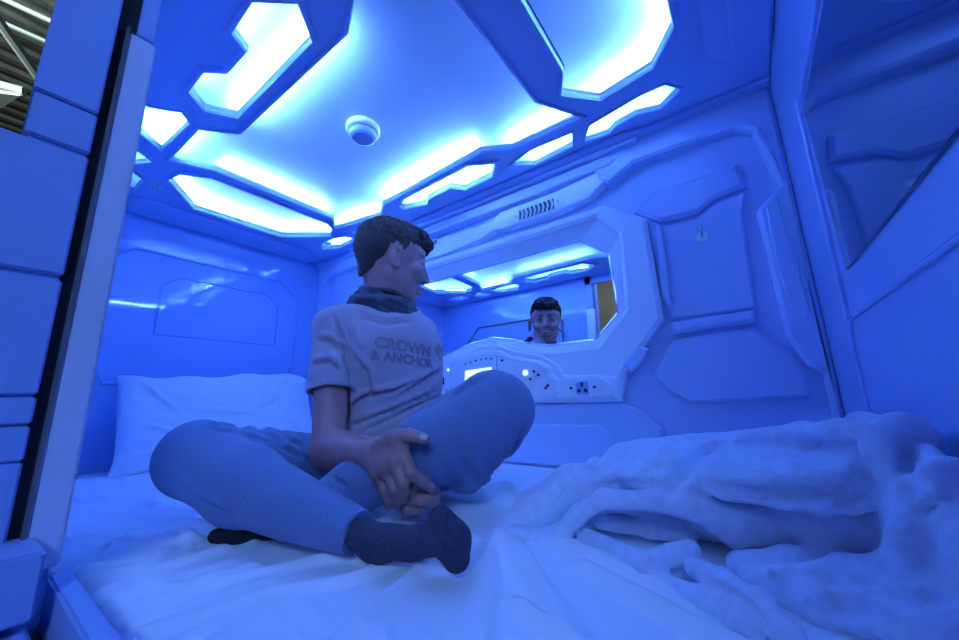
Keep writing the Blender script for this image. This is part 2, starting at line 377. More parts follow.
# LED strips lying on top of the frame, hidden from below
def led(pts, label, z=1.5065, w=.006):
    bm = bmesh.new(); c = 0
    for a, b in zip(pts, pts[1:]):
        a, b = Vector((*a, z)), Vector((*b, z)); d = (b - a).normalized(); s = Vector((-d.y, d.x, 0)) * w
        P = [a + s, a - s, b - s, b + s]; lo = [bm.verts.new(p) for p in P]; hi = [bm.verts.new(p + Vector((0, 0, .004))) for p in P]
        bm.faces.new(lo[::-1]); bm.faces.new(hi)
        for i in range(4): bm.faces.new((lo[i], lo[(i + 1) % 4], hi[(i + 1) % 4], hi[i]))
    o = bmobj('led_strip', bm, M['led']); tag(o, label, 'light strip', 'light strips above the ceiling frame')
led([(-1.375, .42), (-1.375, .80)], 'glowing light strip on the pod between the central opening and the left window')
led([(-1.06, .352), (-.62, .352)], 'glowing light strip above the front edge of the central ceiling opening')
led([(-1.09, .903), (-.99, .892), (-.62, .879)], 'glowing light strip above the rear edge of the central ceiling opening')
led([(-.52, .94), (-.20, .93)], 'glowing light strip above the rear right corner of the ceiling opening')
led([(-1.44, .935), (-1.20, .955)], 'glowing light strip above the rear left corner of the ceiling opening')
led([(-1.40, .268), (-1.19, .274)], 'glowing light strip above the front left corner of the ceiling opening')
led([(-1.52, .295), (-1.70, .42), (-1.70, .79), (-1.51, .935)], 'glowing light strip along the outer edge of the left ceiling window')
led([(-.07, .36), (-.008, .45), (-.008, .79), (-.07, .88), (-.215, .90)], 'glowing light strip around the outer edge of the right ceiling window')
led([(-1.03, .205), (-.66, .205)], 'glowing light strip along the front edge of the front ceiling window')
led([(-1.05, 1.015), (-.62, 1.015)], 'glowing light strip behind the long narrow rear ceiling window')
led([(-.50, 1.052), (-.08, 1.052)], 'glowing light strip behind the small rear right ceiling windows')
led([(-1.66, .14), (-1.15, .14)], 'glowing light strip behind the small front left ceiling windows')
led([(-1.66, 1.052), (-1.24, 1.052)], 'glowing light strip behind the small rear left ceiling windows')

# -------------------------------------------------- back wall relief
bm = bmesh.new()
Mi = [(-1.43, 1.16), (-1.36, 1.216), (-.388, 1.216), (-.298, 1.146), (-.291, .95), (-.365, .878), (-.532, .878), (-.60, .892), (-.654, .912), (-.739, .930), (-.847, .919), (-.953, .894), (-1.02, .878), (-1.36, .878), (-1.46, .95)]
Si = [(-1.48, 1.19), (-1.40, 1.262), (-.318, 1.262), (-.256, 1.192), (-.262, .955), (-.352, .858), (-.50, .856), (-.575, .868), (-.65, .884), (-.715, .910), (-.80, .908), (-.90, .874), (-.98, .845), (-1.40, .845), (-1.50, .94)]
Oo = [(-1.57, 1.213), (-1.46, 1.298), (-.292, 1.298), (-.174, 1.213), (-.166, .909), (-.282, .773), (-.30, .69), (-.50, .69), (-.60, .69), (-.70, .69), (-.80, .69), (-.90, .69), (-1.0, .69), (-1.45, .69), (-1.587, .909)]
Os = inset(Oo, .012); So = inset(Si, -.012)
add_loft(bm, 'back', [(Oo, 0), (Oo, .038), (Os, .048), (So, .048), (Si, .042), (inset(Si, .004), .034)])
mirror_h = lambda z: .006 + .009 * (1.216 - z) / .34
vs_ = [[bm.verts.new(mapper('back')(p, .034)) for p in inset(Si, .004)], [bm.verts.new(mapper('back')(p, mirror_h(p[1]))) for p in Mi]]
for i in range(len(Mi)): bm.faces.new((vs_[0][i], vs_[0][(i + 1) % len(Mi)], vs_[1][(i + 1) % len(Mi)], vs_[1][i]))
struct(bmobj('trim_18', bm, M['white'])); bm = bmesh.new()
# C shaped raised border of the right bay, and its mirror twin at the left
C_ = [(-.33, ZC), (-.30, 1.385), (-.268, 1.365), (-.19, 1.406), (.069, 1.403), (.104, 1.375), (.131, 1.203), (.079, 1.153), (.086, .833), (.113, .759), (.138, .745), (.138, .50), (XR - .001, .50), (XR - .001, ZC)]
Ups = [(-.21, 1.257), (-.155, 1.300), (.06, 1.306), (.070, 1.236), (-.005, 1.226), (-.045, 1.198), (-.145, 1.203)]
Hk = [(-.146, 1.188), (-.049, 1.184), (-.011, 1.212), (.066, 1.222), (.050, 1.16), (.040, .912), (-.154, .912)]
Lo = [(-.153, .853), (.026, .865), (.088, .796), (.108, .753), (.108, .690), (-.135, .680), (-.183, .713), (-.222, .77)]
Br = [(-.152, .900), (.036, .905), (.036, .876), (-.152, .870)]
Up2 = [(-.235, 1.35), (-.17, 1.385), (.055, 1.382), (.06, 1.33), (-.19, 1.325), (-.225, 1.28)]
for f in (lambda p: p, mx):
    add_slab(bm, 'back', f(C_), 0, .042, .009); add_slab(bm, 'back', f(Ups), 0, .022, .010)
    add_slab(bm, 'back', f(Hk), 0, .014, .005); add_slab(bm, 'back', f(Lo), 0, .018, .009); add_slab(bm, 'back', f(Br), 0, .030, .008)
    add_slab(bm, 'back', f([(.097, 1.157), (.121, 1.171), (.136, .89), (.126, .86), (.103, .90), (.094, 1.0)]), .042, .048, .003)
    add_slab(bm, 'back', f([(.106, 1.36), (.118, 1.375), (.142, 1.21), (.136, 1.205)]), .042, .048, .003)
    add_slab(bm, 'back', f([(-.149, 1.199), (-.139, 1.181), (-.143, .945), (-.155, .955), (-.163, .98), (-.160, 1.17)]), .0, .034, .004)
    add_slab(bm, 'back', f([(-.265, .772), (-.288, .795), (-.235, .842), (-.208, .832), (-.225, .80)]), .04, .052, .006)
# band with the air vent, and stepped coving above
struct(bmobj('trim_5', bm, M['shell'])); bm = bmesh.new()
add_slab(bm, 'back', [(-1.30, 1.315), (-1.30, 1.40), (-1.06, 1.40), (-.986, 1.385), (-.715, 1.38), (-.677, 1.405), (-.45, 1.405), (-.285, 1.42), (-.245, 1.405), (-.333, 1.344), (-.458, 1.329), (-.66, 1.333), (-.71, 1.343), (-.767, 1.322), (-.987, 1.308)], 0, .040, .003)
struct(bmobj('trim_19', bm, M['white'])); bm = bmesh.new()
add_slab(bm, 'back', [(-1.34, 1.425), (-1.30, 1.46), (-.28, 1.46), (-.235, 1.44), (-.26, 1.425), (-.44, 1.425), (-.50, 1.418)], 0, .046, .004)
add_slab(bm, 'back', [(XL, 1.463), (-.17, 1.463), (-.16, ZC), (XL, ZC)], 0, .062, .004)
# ledge and lower panels
add_slab(bm, 'back', [(-1.48, .688), (-.30, .688), (-.255, .667), (-.205, .62), (-.205, .45), (-1.55, .45), (-1.55, .62)], 0, .034, .008)
add_slab(bm, 'back', [(-1.44, .622), (-.372, .626), (-.335, .595), (-.335, .50), (-1.44, .50)], .034, .042, .006)
# console hump steps under the mirror
struct(bmobj('trim_20', bm, M['shell'])); bm = bmesh.new()
K1 = [(-1.36, .70), (-1.36, .80), (-1.02, .812), (-.955, .845), (-.872, .880), (-.778, .902), (-.703, .900), (-.643, .874), (-.538, .848), (-.478, .812), (-.462, .780), (-.30, .765), (-.315, .70)]
add_slab(bm, 'back', K1, .045, .052, .008)
add_slab(bm, 'back', [(-1.33, .705), (-1.33, .775), (-1.00, .79), (-.93, .845), (-.825, .874), (-.77, .884), (-.693, .875), (-.645, .851), (-.541, .826), (-.500, .803), (-.500, .782), (-.478, .763), (-.480, .722), (-.515, .697)], .052, .058, .006)
add_slab(bm, 'back', [(-.462, .772), (-.352, .770), (-.318, .740), (-.325, .712), (-.345, .700), (-.462, .700)], .052, .056, .004)
struct(bmobj('trim_21', bm, M['white']))

# mirror
o = bpy.data.objects.new('wall_mirror', None); COL.objects.link(o); o.location = (-.876, 1.14, 1.03)
tag(o, 'wide octagonal mirror set into the rear wall above the control console', 'mirror')
bm = bmesh.new(); add_slab(bm, 'back', inset(Mi, -.004), .0045, .0075, .0008, True); g = bmobj('mirror_glass', bm, M['mirror'])
bm = bmesh.new(); a_, b_ = inset(Mi, -.001), inset(Mi, .0035); add_loft(bm, 'back', [(a_, .007), (a_, .0105), (b_, .0095), (b_, .007)]); e = bmobj('mirror_edge', bm, M['chrome'])
for c in (g, e):
    for v_ in c.data.vertices: v_.co.y -= mirror_h(v_.co.z) - .005
for c in (g, e): c.data.transform(Matrix.Translation(-o.location)); c.parent = o

# right wall: dark glass panel with its frame, seams
box_ = [(.30, .893), (.30, 1.205), (.808, 1.205), (.797, .893)]
bm = bmesh.new(); add_slab(bm, 'right', [(-.0, .893), (-.0, 1.205), (.815, 1.205), (.797, .893)], 0, .004, .0012, True)
o = bmobj('glass_panel', bm, M['glass']); tag(o, 'dark glossy glass panel on the right side wall reflecting the rear wall', 'panel')
bm = bmesh.new()
add_slab(bm, 'right', [(.845, 1.25), (.858, 1.26), (.885, .845), (.868, .82), (.862, .84)], 0, .007, .003)
add_slab(bm, 'right', [(.0, 1.225), (.0, 1.232), (.83, 1.232), (.845, 1.215), (.838, 1.205), (.825, 1.225)], 0, .006, .002)
add_slab(bm, 'right', [(.0, .822), (.0, .830), (.862, .826), (.885, .79), (.885, .50), (.878, .50), (.878, .785), (.856, .820)], 0, .005, .002)
struct(bmobj('trim_6', bm, M['sidewall']))
# left wall relief seams
bm = bmesh.new()
pl = [(.30, .80), (.24, .90), (.24, 1.28), (.33, 1.345), (.90, 1.345), (1.0, 1.26), (1.0, .90), (.93, .80)]
add_loft(bm, 'left', [(pl, 0), (inset(pl, .004), .005), (inset(pl, .008), .005), (inset(pl, .012), 0)])
pl = [(.42, 1.0), (.42, 1.21), (.48, 1.26), (.84, 1.26), (.90, 1.20), (.90, 1.0)]
add_loft(bm, 'left', [(pl, 0), (inset(pl, .003), .004), (inset(pl, .006), .004), (inset(pl, .009), 0)])
struct(bmobj('trim_7', bm, M['gloss']))

# -------------------------------------------------- entrance: metal jamb post, track gap, stepped cladding
struct(box('trim_8', (-.745, .070, .53), (-.70, .103, 1.285), M['post'], None, .003))
struct(box('trim_9', (-.76, .0565, .45), (-.712, .070, 1.60), M['dark']))
struct(box('trim_17', (-.76, .0565, 1.286), (-.710, .0785, 1.60), M['dark']))
struct(box('trim_10', (-.745, .0790, 1.288), (-.702, .10, 1.60), M['clad'], None, .002))
struct(box('trim_11', (-.706, .0668, .53), (-.698, .0705, 1.29), M['rubber']))
bm = bmesh.new()
def cb(lo, hi, bev=.002):
    b2 = bmesh.new(); box_bm(b2, lo, hi); bmesh.ops.bevel(b2, geom=b2.edges[:], offset=bev, segments=2, affect='EDGES')
    me = bpy.data.meshes.new('t'); b2.to_mesh(me); b2.free(); bm.from_mesh(me); bpy.data.meshes.remove(me)
cb((-.90, -.004, 1.125), (-.699, .057, 1.62)); cb((-.90, -.002, 1.062), (-.702, .057, 1.1235)); cb((-.90, -.35, .883), (-.701, .057, 1.055))
cb((-.90, -.35, .731), (-.701, .057, .876)); cb((-.90, -.35, .697), (-.701, .057, .728)); cb((-.90, -.35, .655), (-.702, .057, .694))
cb((-.90, -.35, .20), (-.703, .057, .653)); cb((-.72, -.35, .503), (-.622, .080, .568), .003)
struct(bmobj('trim_12', bm, M['clad']))
bm = bmesh.new(); box_bm(bm, (-.88, -.33, .22), (-.708, .054, 1.04)); box_bm(bm, (-.88, .002, 1.04), (-.708, .054, 1.60)); struct(bmobj('trim_13', bm, M['clad']))
# bed rail along the entrance and threshold
struct(box('trim_14', (-.70, .094, .44), (XR, .114, .522), M['clad'], None, .003))
struct(box('trim_15', (-.70, .078, .44), (XR, .094, .470), M['dark']))
struct(box('trim_16', (-.72, -.40, .40), (XR, .080, .492), M['clad'], None, .004))

# -------------------------------------------------- warehouse around the capsule
struct(box('floor.001', (-14, -8, -.05), (6, 8, 0), M['concrete']))
struct(box('wall_hall', (-9, -4.6, 0), (6, -4.4, 6.2), M['concrete']))
bm = bmesh.new(); box_bm(bm, (-14, -8, 6.2), (6, 8, 6.3))
for i in range(60): box_bm(bm, (-14 + i * .33, -8, 6.12), (-14 + i * .33 + .12, 8, 6.2))
struct(bmobj('ceiling.001', bm, M['roof']))
struct(box('wall_far', (-14, -8, 0), (-13.8, 8, 6.2), M['roof']))
def beam(name, pts, r, label):
    bm = bmesh.new()
    for a, b in pts: cyl_bm(bm, a, b, r, seg=8)
    o = bmobj(name, bm, M['steel'], None, False); tag(o, label, 'beam'); return o

# ================================================================== FITTINGS
def empty(name, loc, label, cat, group=None):
    o = bpy.data.objects.new(name, None); COL.objects.link(o); o.location = loc; tag(o, label, cat, group); return o
def adopt(o, root): o.data.transform(Matrix.Translation(-Vector(root.location))); o.parent = root; return o
def badopt(root, name, plane, poly, h0, h1, bev, m):
    bm = bmesh.new(); add_slab(bm, plane, poly, h0, h1, bev, True); return adopt(bmobj(name, bm, m), root)
def circ(x, z, r, n=20): return [(x + r * math.cos(6.28318 * i / n), z + r * math.sin(6.28318 * i / n)) for i in range(n)]
def rect(x0, z0, x1, z1): return [(x0, z0), (x1, z0), (x1, z1), (x0, z1)]

# smoke detector
r = empty('smoke_detector', (-.843, .601, 1.534), 'round white smoke detector in the middle of the glowing ceiling', 'smoke detector')
adopt(lathe('base', (-.843, .601, 1.534), (0, 0, -1), [(.047, 0), (.050, .004), (.050, .014), (.046, .018), (.040, .019)], M['panel']), r)
adopt(lathe('vent_ring', (-.843, .601, 1.516), (0, 0, -1), [(.040, 0), (.040, .007)], M['rubber']), r)
adopt(lathe('cap', (-.843, .601, 1.509), (0, 0, -1), [(.041, 0), (.042, .004), (.038, .013), (.030, .017), (.004, .018)], M['frame']), r)

# air vent in the band
r = empty('air_vent', (-.525, 1.10, 1.36), 'small rectangular air vent with dark slots above the mirror', 'vent')
badopt(r, 'surround', 'back', [(-.622, 1.334), (-.44, 1.334), (-.425, 1.352), (-.425, 1.386), (-.44, 1.392), (-.61, 1.392), (-.622, 1.38)], .040, .0425, .001, M['panel'])
badopt(r, 'recess', 'back', rect(-.594, 1.342, -.456, 1.381), .0425, .0432, .0002, M['ink'])
for i in range(8):
    x = -.585 + i * .0165
    badopt(r, 'slat', 'back', [(x, 1.342), (x + .006, 1.342), (x + .012, 1.362), (x + .006, 1.381), (x, 1.381), (x + .006, 1.362)], .0432, .047, .0005, M['panel'])
for x in (-.608, -.44): badopt(r, 'screw', 'back', circ(x, 1.363, .004, 10), .0425, .0445, .0008, M['chrome'])

# round nozzle light at left end of band
r = empty('reading_light', (-1.005, 1.10, 1.37), 'tiny round nozzle at the left end of the vent band, beside the head', 'light')
badopt(r, 'bezel', 'back', circ(-1.005, 1.372, .020), .040, .047, .002, M['chrome']); badopt(r, 'lens', 'back', circ(-1.005, 1.372, .012), .047, .050, .002, M['glass'])

# control panel
r = empty('control_panel', (-.74, 1.087, .78), 'white control panel with a lit screen, icon row and buttons under the mirror', 'control panel')
CP = [(-.900, .712), (-.885, .835), (-.825, .862), (-.77, .872), (-.70, .864), (-.645, .843), (-.545, .818), (-.512, .798), (-.512, .778), (-.490, .760), (-.490, .724), (-.518, .704)]
badopt(r, 'fascia', 'back', CP, .058, .062, .002, M['panel'])
bm = bmesh.new(); c1 = inset(CP, .006); add_loft(bm, 'back', [(c1, .0622), (c1, .0626), (inset(c1, .0012), .0626)]); adopt(bmobj('outline', bm, M['frame']), r)
badopt(r, 'screen', 'back', [(-.846, .770), (-.732, .775), (-.726, .818), (-.842, .812)], .062, .064, .001, M['screen'])
for i, (x, z) in enumerate([(-.842, .838), (-.818, .843), (-.794, .847), (-.770, .850), (-.748, .850), (-.726, .848)]):
    badopt(r, 'icon', 'back', ([(x - .004, z - .004), (x + .004, z - .004), (x, z + .005)], circ(x, z, .004, 8), rect(x - .004, z - .003, x + .004, z + .003))[i % 3], .062, .0628, .0003, M['ink'])
badopt(r, 'divider', 'back', rect(-.704, .715, -.702, .855), .062, .0627, .0003, M['ink'])
badopt(r, 'lit_button', 'back', circ(-.592, .790, .0085), .062, .067, .002, M['led_dot'])['label'] = 'round button glowing white'
for x, z in [(-.575, .768), (-.560, .792), (-.545, .780), (-.680, .838), (-.515, .745), (-.522, .738)]:
    badopt(r, 'button', 'back', circ(x, z, .0045, 12), .062, .066, .001, M['ink'])
badopt(r, 'knob', 'back', circ(-.640, .770, .014), .062, .074, .003, M['chrome'])
for x, z in [(-.535, .725), (-.51, .744), (-.60, .715), (-.66, .715)]: badopt(r, 'screw', 'back', circ(x, z, .003, 8), .062, .064, .0005, M['chrome'])

# usb/network plate left of the control panel
r = empty('socket_plate', (-.96, 1.087, .79), 'narrow white socket plate left of the control panel screen', 'socket')
badopt(r, 'fascia', 'back', [(-.985, .725), (-.92, .722), (-.912, .815), (-.93, .838), (-.965, .826), (-.99, .80)], .058, .063, .002, M['panel'])
badopt(r, 'port', 'back', rect(-.958, .768, -.946, .794), .063, .0638, .0004, M['ink']); badopt(r, 'led_dot', 'back', circ(-.925, .822, .005, 10), .063, .065, .001, M['led_dot'])
for x, z in [(-.935, .745), (-.97, .745)]: badopt(r, 'screw', 'back', circ(x, z, .003, 8), .063, .065, .0005, M['ink'])

# universal power socket
r = empty('power_socket', (-.40, 1.09, .733), 'square three-hole power socket on the console, right of the control panel', 'socket')
badopt(r, 'fascia', 'back', [(-.452, .706), (-.352, .706), (-.340, .720), (-.340, .752), (-.352, .763), (-.452, .763)], .056, .060, .002, M['panel'])
badopt(r, 'outlet', 'back', rect(-.424, .714, -.386, .753), .060, .0625, .001, M['clad'])
for poly in ([(-.409, .750), (-.401, .750), (-.401, .736), (-.409, .736)], [(-.421, .727), (-.411, .733), (-.409, .722), (-.420, .719)], [(-.399, .733), (-.389, .727), (-.390, .719), (-.401, .722)]):
    badopt(r, 'hole', 'back', poly, .0625, .0630, .0002, M['ink'])
for x in (-.440, -.368): badopt(r, 'screw', 'back', circ(x, .734, .0045, 10), .060, .062, .001, M['ink'])

# wall hook on the back wall
r = empty('wall_hook', (-.045, 1.134, 1.128), 'small round chrome hook on the rear wall right of the mirror', 'hook')
adopt(lathe('backplate', (-.045, 1.134, 1.128), (0, -1, 0), [(.0175, 0), (.0175, .003), (.014, .006), (.004, .007)], M['panel'], None, 28), r)
bm = bmesh.new(); pts = [(-.045, 1.128, 1.126), (-.045, 1.108, 1.124), (-.045, 1.100, 1.130), (-.045, 1.098, 1.142), (-.045, 1.100, 1.152)]
for a, b in zip(pts, pts[1:]): cyl_bm(bm, a, b, .0025, seg=10)
adopt(bmobj('hook', bm, M['chrome'], None, True), r)
for o in list(r.children): pass

# ================================================================== BEDDING
o = box('mattress', (XL + .006, .118, .31), (XR - .004, 1.10, .488), M['mattress'], None, .02); bake_origin(o, (-.87, .6, .31)); tag(o, 'thick mattress filling the capsule floor under the white sheet', 'mattress')

def seg_d(px, py, a, b):
    ax, ay = a; bx, by = b; t = np.clip(((px - ax) * (bx - ax) + (py - ay) * (by - ay)) / ((bx - ax) ** 2 + (by - ay) ** 2), 0, 1)
    return np.hypot(px - ax - t * (bx - ax), py - ay - t * (by - ay)), t
nx, ny = 420, 230
gx = np.linspace(XL + .004, XR - .003, nx); gy = np.linspace(.116, 1.105, ny); X, Y = np.meshgrid(gx, gy, indexing='ij')
Zs = np.full_like(X, .497)
Zs += .0035 * vnoise(X, Y * .6, 0 * X, 16, 3) + .0018 * vnoise(X, Y, 0 * X, 45, 5)
ridges = [((-.36, .53), (-.20, .20), .016, .010), ((-.34, .52), (-.10, .30), .018, .010), ((-.38, .50), (-.33, .16), .012, .009), ((-.40, .44), (-.50, .15), .012, .007),
          ((-.31, .56), (-.02, .46), .018, .009), ((-.30, .50), (-.05, .22), .010, .010), ((-.44, .40), (-.62, .16), .012, .007), ((-.30, .44), (-.12, .14), .008, .006),
          ((-.66, .27), (-.72, .12), .012, .006), ((-.75, .26), (-.90, .14), .014, .007), ((-.88, .30), (-1.12, .16), .013, .007), ((-.86, .36), (-1.25, .22), .016, .007),
          ((-.90, .40), (-1.45, .36), .02, .006), ((-1.0, .50), (-1.6, .52), .02, .006), ((-.80, .20), (-1.0, .125), .010, .006), ((-.55, .26), (-.60, .125), .010, .006),
          ((-.95, .27), (-1.3, .13), .014, .007), ((-1.1, .30), (-1.55, .16), .016, .007), ((-.27, .60), (-.45, .85), .02, .012), ((-.33, .62), (-.5, .80), .014, .014),
          ((-1.2, .44), (-1.7, .30), .014, .006), ((-1.3, .60), (-1.7, .42), .014, .006), ((-.24, .38), (.02, .25), .010, .008), ((-.2, .47), (.06, .38), .012, .010)]
for i in range(26):
    x = -1.45 + i * .05 + rng.uniform(-.02, .02); ridges.append(((x, .125), (x + rng.uniform(-.05, .06), .125 + rng.uniform(.05, .15)), rng.uniform(.006, .012), rng.uniform(.003, .007)))
for a, b, w, h in ridges:
    wob = .010 * np.sin(X * 23 + Y * 17 + a[0] * 40); d, t = seg_d(X + wob, Y - wob, a, b); Zs += 2.5 * h * np.exp(-(d / (w * .75)) ** 2) * (1 - .75 * t) * np.minimum(1, .45 + t / .12)
for q in range(60):
    a0 = rng.uniform(-1.75, .1); b0_ = rng.uniform(.16, .60); th_ = rng.gauss(-.35, .35); ln = rng.uniform(.06, .22)
    d, t = seg_d(X + .006 * np.sin(Y * 60 + q), Y + .006 * np.sin(X * 50 + q), (a0, b0_), (a0 + ln * math.cos(th_), b0_ + ln * math.sin(th_))); Zs += rng.uniform(.003, .007) * np.exp(-(d / rng.uniform(.005, .010)) ** 2) * np.sin(np.pi * np.clip(t, .02, .98))
Zs = .497 + .028 * np.tanh((Zs - .497) / .028)
Zs += .012 * np.exp(-(((X + .47) / .12) ** 2 + ((Y - .78) / .14) ** 2)) * (1 + .6 * vnoise(X, Y, 0 * X, 60, 9))
Zs -= .012 * np.exp(-(np.clip(Y - .116, 0, 1) / .012) ** 2)
v = [(X[i, j], Y[i, j], Zs[i, j]) for i in range(nx) for j in range(ny)]
f = [(i * ny + j, (i + 1) * ny + j, (i + 1) * ny + j + 1, i * ny + j + 1) for i in range(nx - 1) for j in range(ny - 1)]
for k, dz in enumerate((.03, .075)):                                   # hem hanging over the front edge
    for i in range(nx): v.append((X[i, 0], .1155 - .0005 * k + .0004 * math.sin(X[i, 0] * 50), Zs[i, 0] - dz))
b0 = nx * ny
for i in range(nx - 1):
    f.append((i * ny, b0 + i, b0 + i + 1, (i + 1) * ny)); f.append((b0 + i, b0 + nx + i, b0 + nx + i + 1, b0 + i + 1))
o = pymesh('bed_sheet', v, f, M['sheet'], None, True); tag(o, 'crumpled white cotton sheet spread over the mattress', 'bed sheet')

# pillow leaning on the head wall
n1, n2 = 150, 80; vt, vb = [], []
def pillow_pt(a, b, side):
    u, w = 2 * a - 1, 2 * b - 1
    th = (max(0, 1 - abs(u) ** 2.6) * max(0, 1 - abs(w) ** 2.4)) ** .40 * .078
    cr = 1 - .05 * (1 - abs(u) ** 2) * w * w - 0.0
    ly = u * .355 * (1 - .035 * (1 - w * w)); lz = w * .183 * (1 - .06 * (1 - u * u) * 1)
    nz_ = noise.noise(Vector((ly * 9, lz * 14, 3.1 * side))) * .011 + noise.noise(Vector((ly * 22 + lz * 15, lz * 30, side))) * .0035
    for (cy, cz, ang) in ((-.25, .09, .9), (-.22, -.05, .4), (-.28, -.12, -.3), (.12, .02, -.5), (.2, .1, -.9), (.30, .12, -.7), (-.05, .0, .2)):
        dd = (ly - cy) * math.sin(ang) + (lz - cz) * math.cos(ang); al = (ly - cy) * math.cos(ang) - (lz - cz) * math.sin(ang)
        nz_ += .011 * math.exp(-(dd / .008) ** 2 - (al / .07) ** 2)
    d = side * (th + (nz_ if th > .01 else nz_ * th / .01))
    return d, ly + .008 * w * w * math.sin(5 * w + 1) * u, lz + .010 * math.sin(u * 3.0) + .005 * math.sin(u * 11) * w - .012 * (abs(u) ** 6) * w
v = []
for side in (1, -1):
    for i in range(n1 + 1):
        for j in range(n2 + 1): v.append(pillow_pt(i / n1, j / n2, side))
f = []; q = (n1 + 1) * (n2 + 1)
for s_ in range(2):
    for i in range(n1):
        for j in range(n2):
            a = s_ * q + i * (n2 + 1) + j; F4 = (a, a + n2 + 1, a + n2 + 2, a + 1); f.append(F4 if s_ == 0 else F4[::-1])
o = pymesh('pillow', v, f, M['pillow'], None, True)
bm = bmesh.new(); bm.from_mesh(o.data); bmesh.ops.remove_doubles(bm, verts=bm.verts, dist=.0008); bm.to_mesh(o.data); bm.free()
o.location = (-1.76, .672, .672); o.rotation_euler = (0.02, math.radians(-20), 0)
tag(o, 'plump white pillow propped against the head wall behind the knee', 'pillow')

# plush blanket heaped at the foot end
B = Field((-.42, .33, .47), (.150, 1.10, .72), .0040)
B.ell((-.06, .84, .545), (.24, .22, .075), k=.03); B.ell((.06, .80, .56), (.13, .22, .085), k=.03)
B.cone((-.20, .74, .570), (.06, .72, .600), .045, .050, .03); B.cone((-.24, .88, .560), (.10, .90, .600), .045, .05, .03)
B.cone((-.12, .66, .590), (.08, .64, .612), .028, .030, .02); B.cone((-.10, .79, .612), (.12, .74, .634), .026, .024, .018)
B.path([(-.02, .70, .640), (.05, .66, .648), (.11, .68, .652)], [.014, .018, .014], .014)
def upz(px, py, z):
    d = unp(px, py, 1.) - np.array([0, 0, .71]); return np.array([0, 0, .71]) + d * ((z - .71) / d[2])
# left drape coming down to the sheet and hem roll
B.path([(-.355, .565, .505), (-.32, .60, .525), (-.27, .64, .555), (-.20, .66, .575)], [.014, .030, .036, .03], .022)
B.path([unp(502, 530, .60), unp(545, 539, .55), unp(563, 532, .535), unp(578, 515, .525), unp(602, 499, .505), unp(645, 500, .487), unp(698, 511, .474), unp(735, 527, .464), unp(775, 527, .462), unp(810, 520, .466), unp(842, 514, .472)],
       [.011, .014, .013, .0125, .013, .0135, .014, .016, .017, .015, .014], .007)
B.path([(-.30, .60, .53), (-.20, .61, .588), (-.10, .60, .600), (.02, .60, .602), (.07, .60, .61)], [.022, .020, .021, .022, .024], .016)
B.path([(-.16, .575, .592), (-.08, .57, .592), (.01, .57, .592), (.06, .57, .600)], [.012, .014, .014, .014], .012)
B.path([unp(712, 524, .47), unp(735, 538, .462), unp(762, 536, .46), unp(790, 528, .465)], [.010, .012, .012, .010], .008)
B.path([unp(690, 494, .50), unp(730, 502, .495), unp(780, 506, .492), unp(835, 500, .495)], [.016, .020, .021, .020], .012)
B.path([unp(740, 515, .485), unp(790, 514, .482), unp(835, 508, .485)], [.014, .016, .014], .010)
# inner folded layers
B.path([unp(586, 507, .555), unp(620, 503, .545), unp(680, 520, .53)], [.010, .013, .012], .004)
B.path([unp(600, 522, .55), unp(650, 528, .535), unp(690, 535, .52)], [.012, .014, .012], .006)
B.path([upz(572, 527, .512), upz(605, 545, .516), upz(645, 562, .518), upz(690, 551, .524)], [.009, .012, .0135, .012], .004)
B.path([upz(580, 543, .503), upz(625, 566, .504), upz(665, 580, .504)], [.008, .010, .010], .004)
B.path([upz(695, 568, .518), upz(725, 584, .522), upz(760, 606, .522), upz(788, 632, .518)], [.011, .0145, .0155, .013], .004)
B.path([upz(668, 583, .504), upz(705, 600, .505), upz(752, 628, .505)], [.008, .011, .011], .004)
B.path([upz(740, 566, .516), upz(790, 566, .522), upz(846, 556, .526)], [.014, .018, .018], .010)
B.path([upz(760, 582, .512), upz(800, 590, .515), upz(820, 606, .512)], [.016, .018, .018], .010)
B.path([upz(775, 572, .53), upz(815, 572, .534), upz(840, 562, .535)], [.006, .008, .007], .005)
B.path([unp(850, 520, .455), unp(866, 540, .437), unp(878, 560, .425), unp(862, 576, .418), unp(845, 582, .418)], [.011, .014, .014, .012, .009], .005)
B.ell(upz(905, 600, .52), (.05, .045, .035), k=.018)
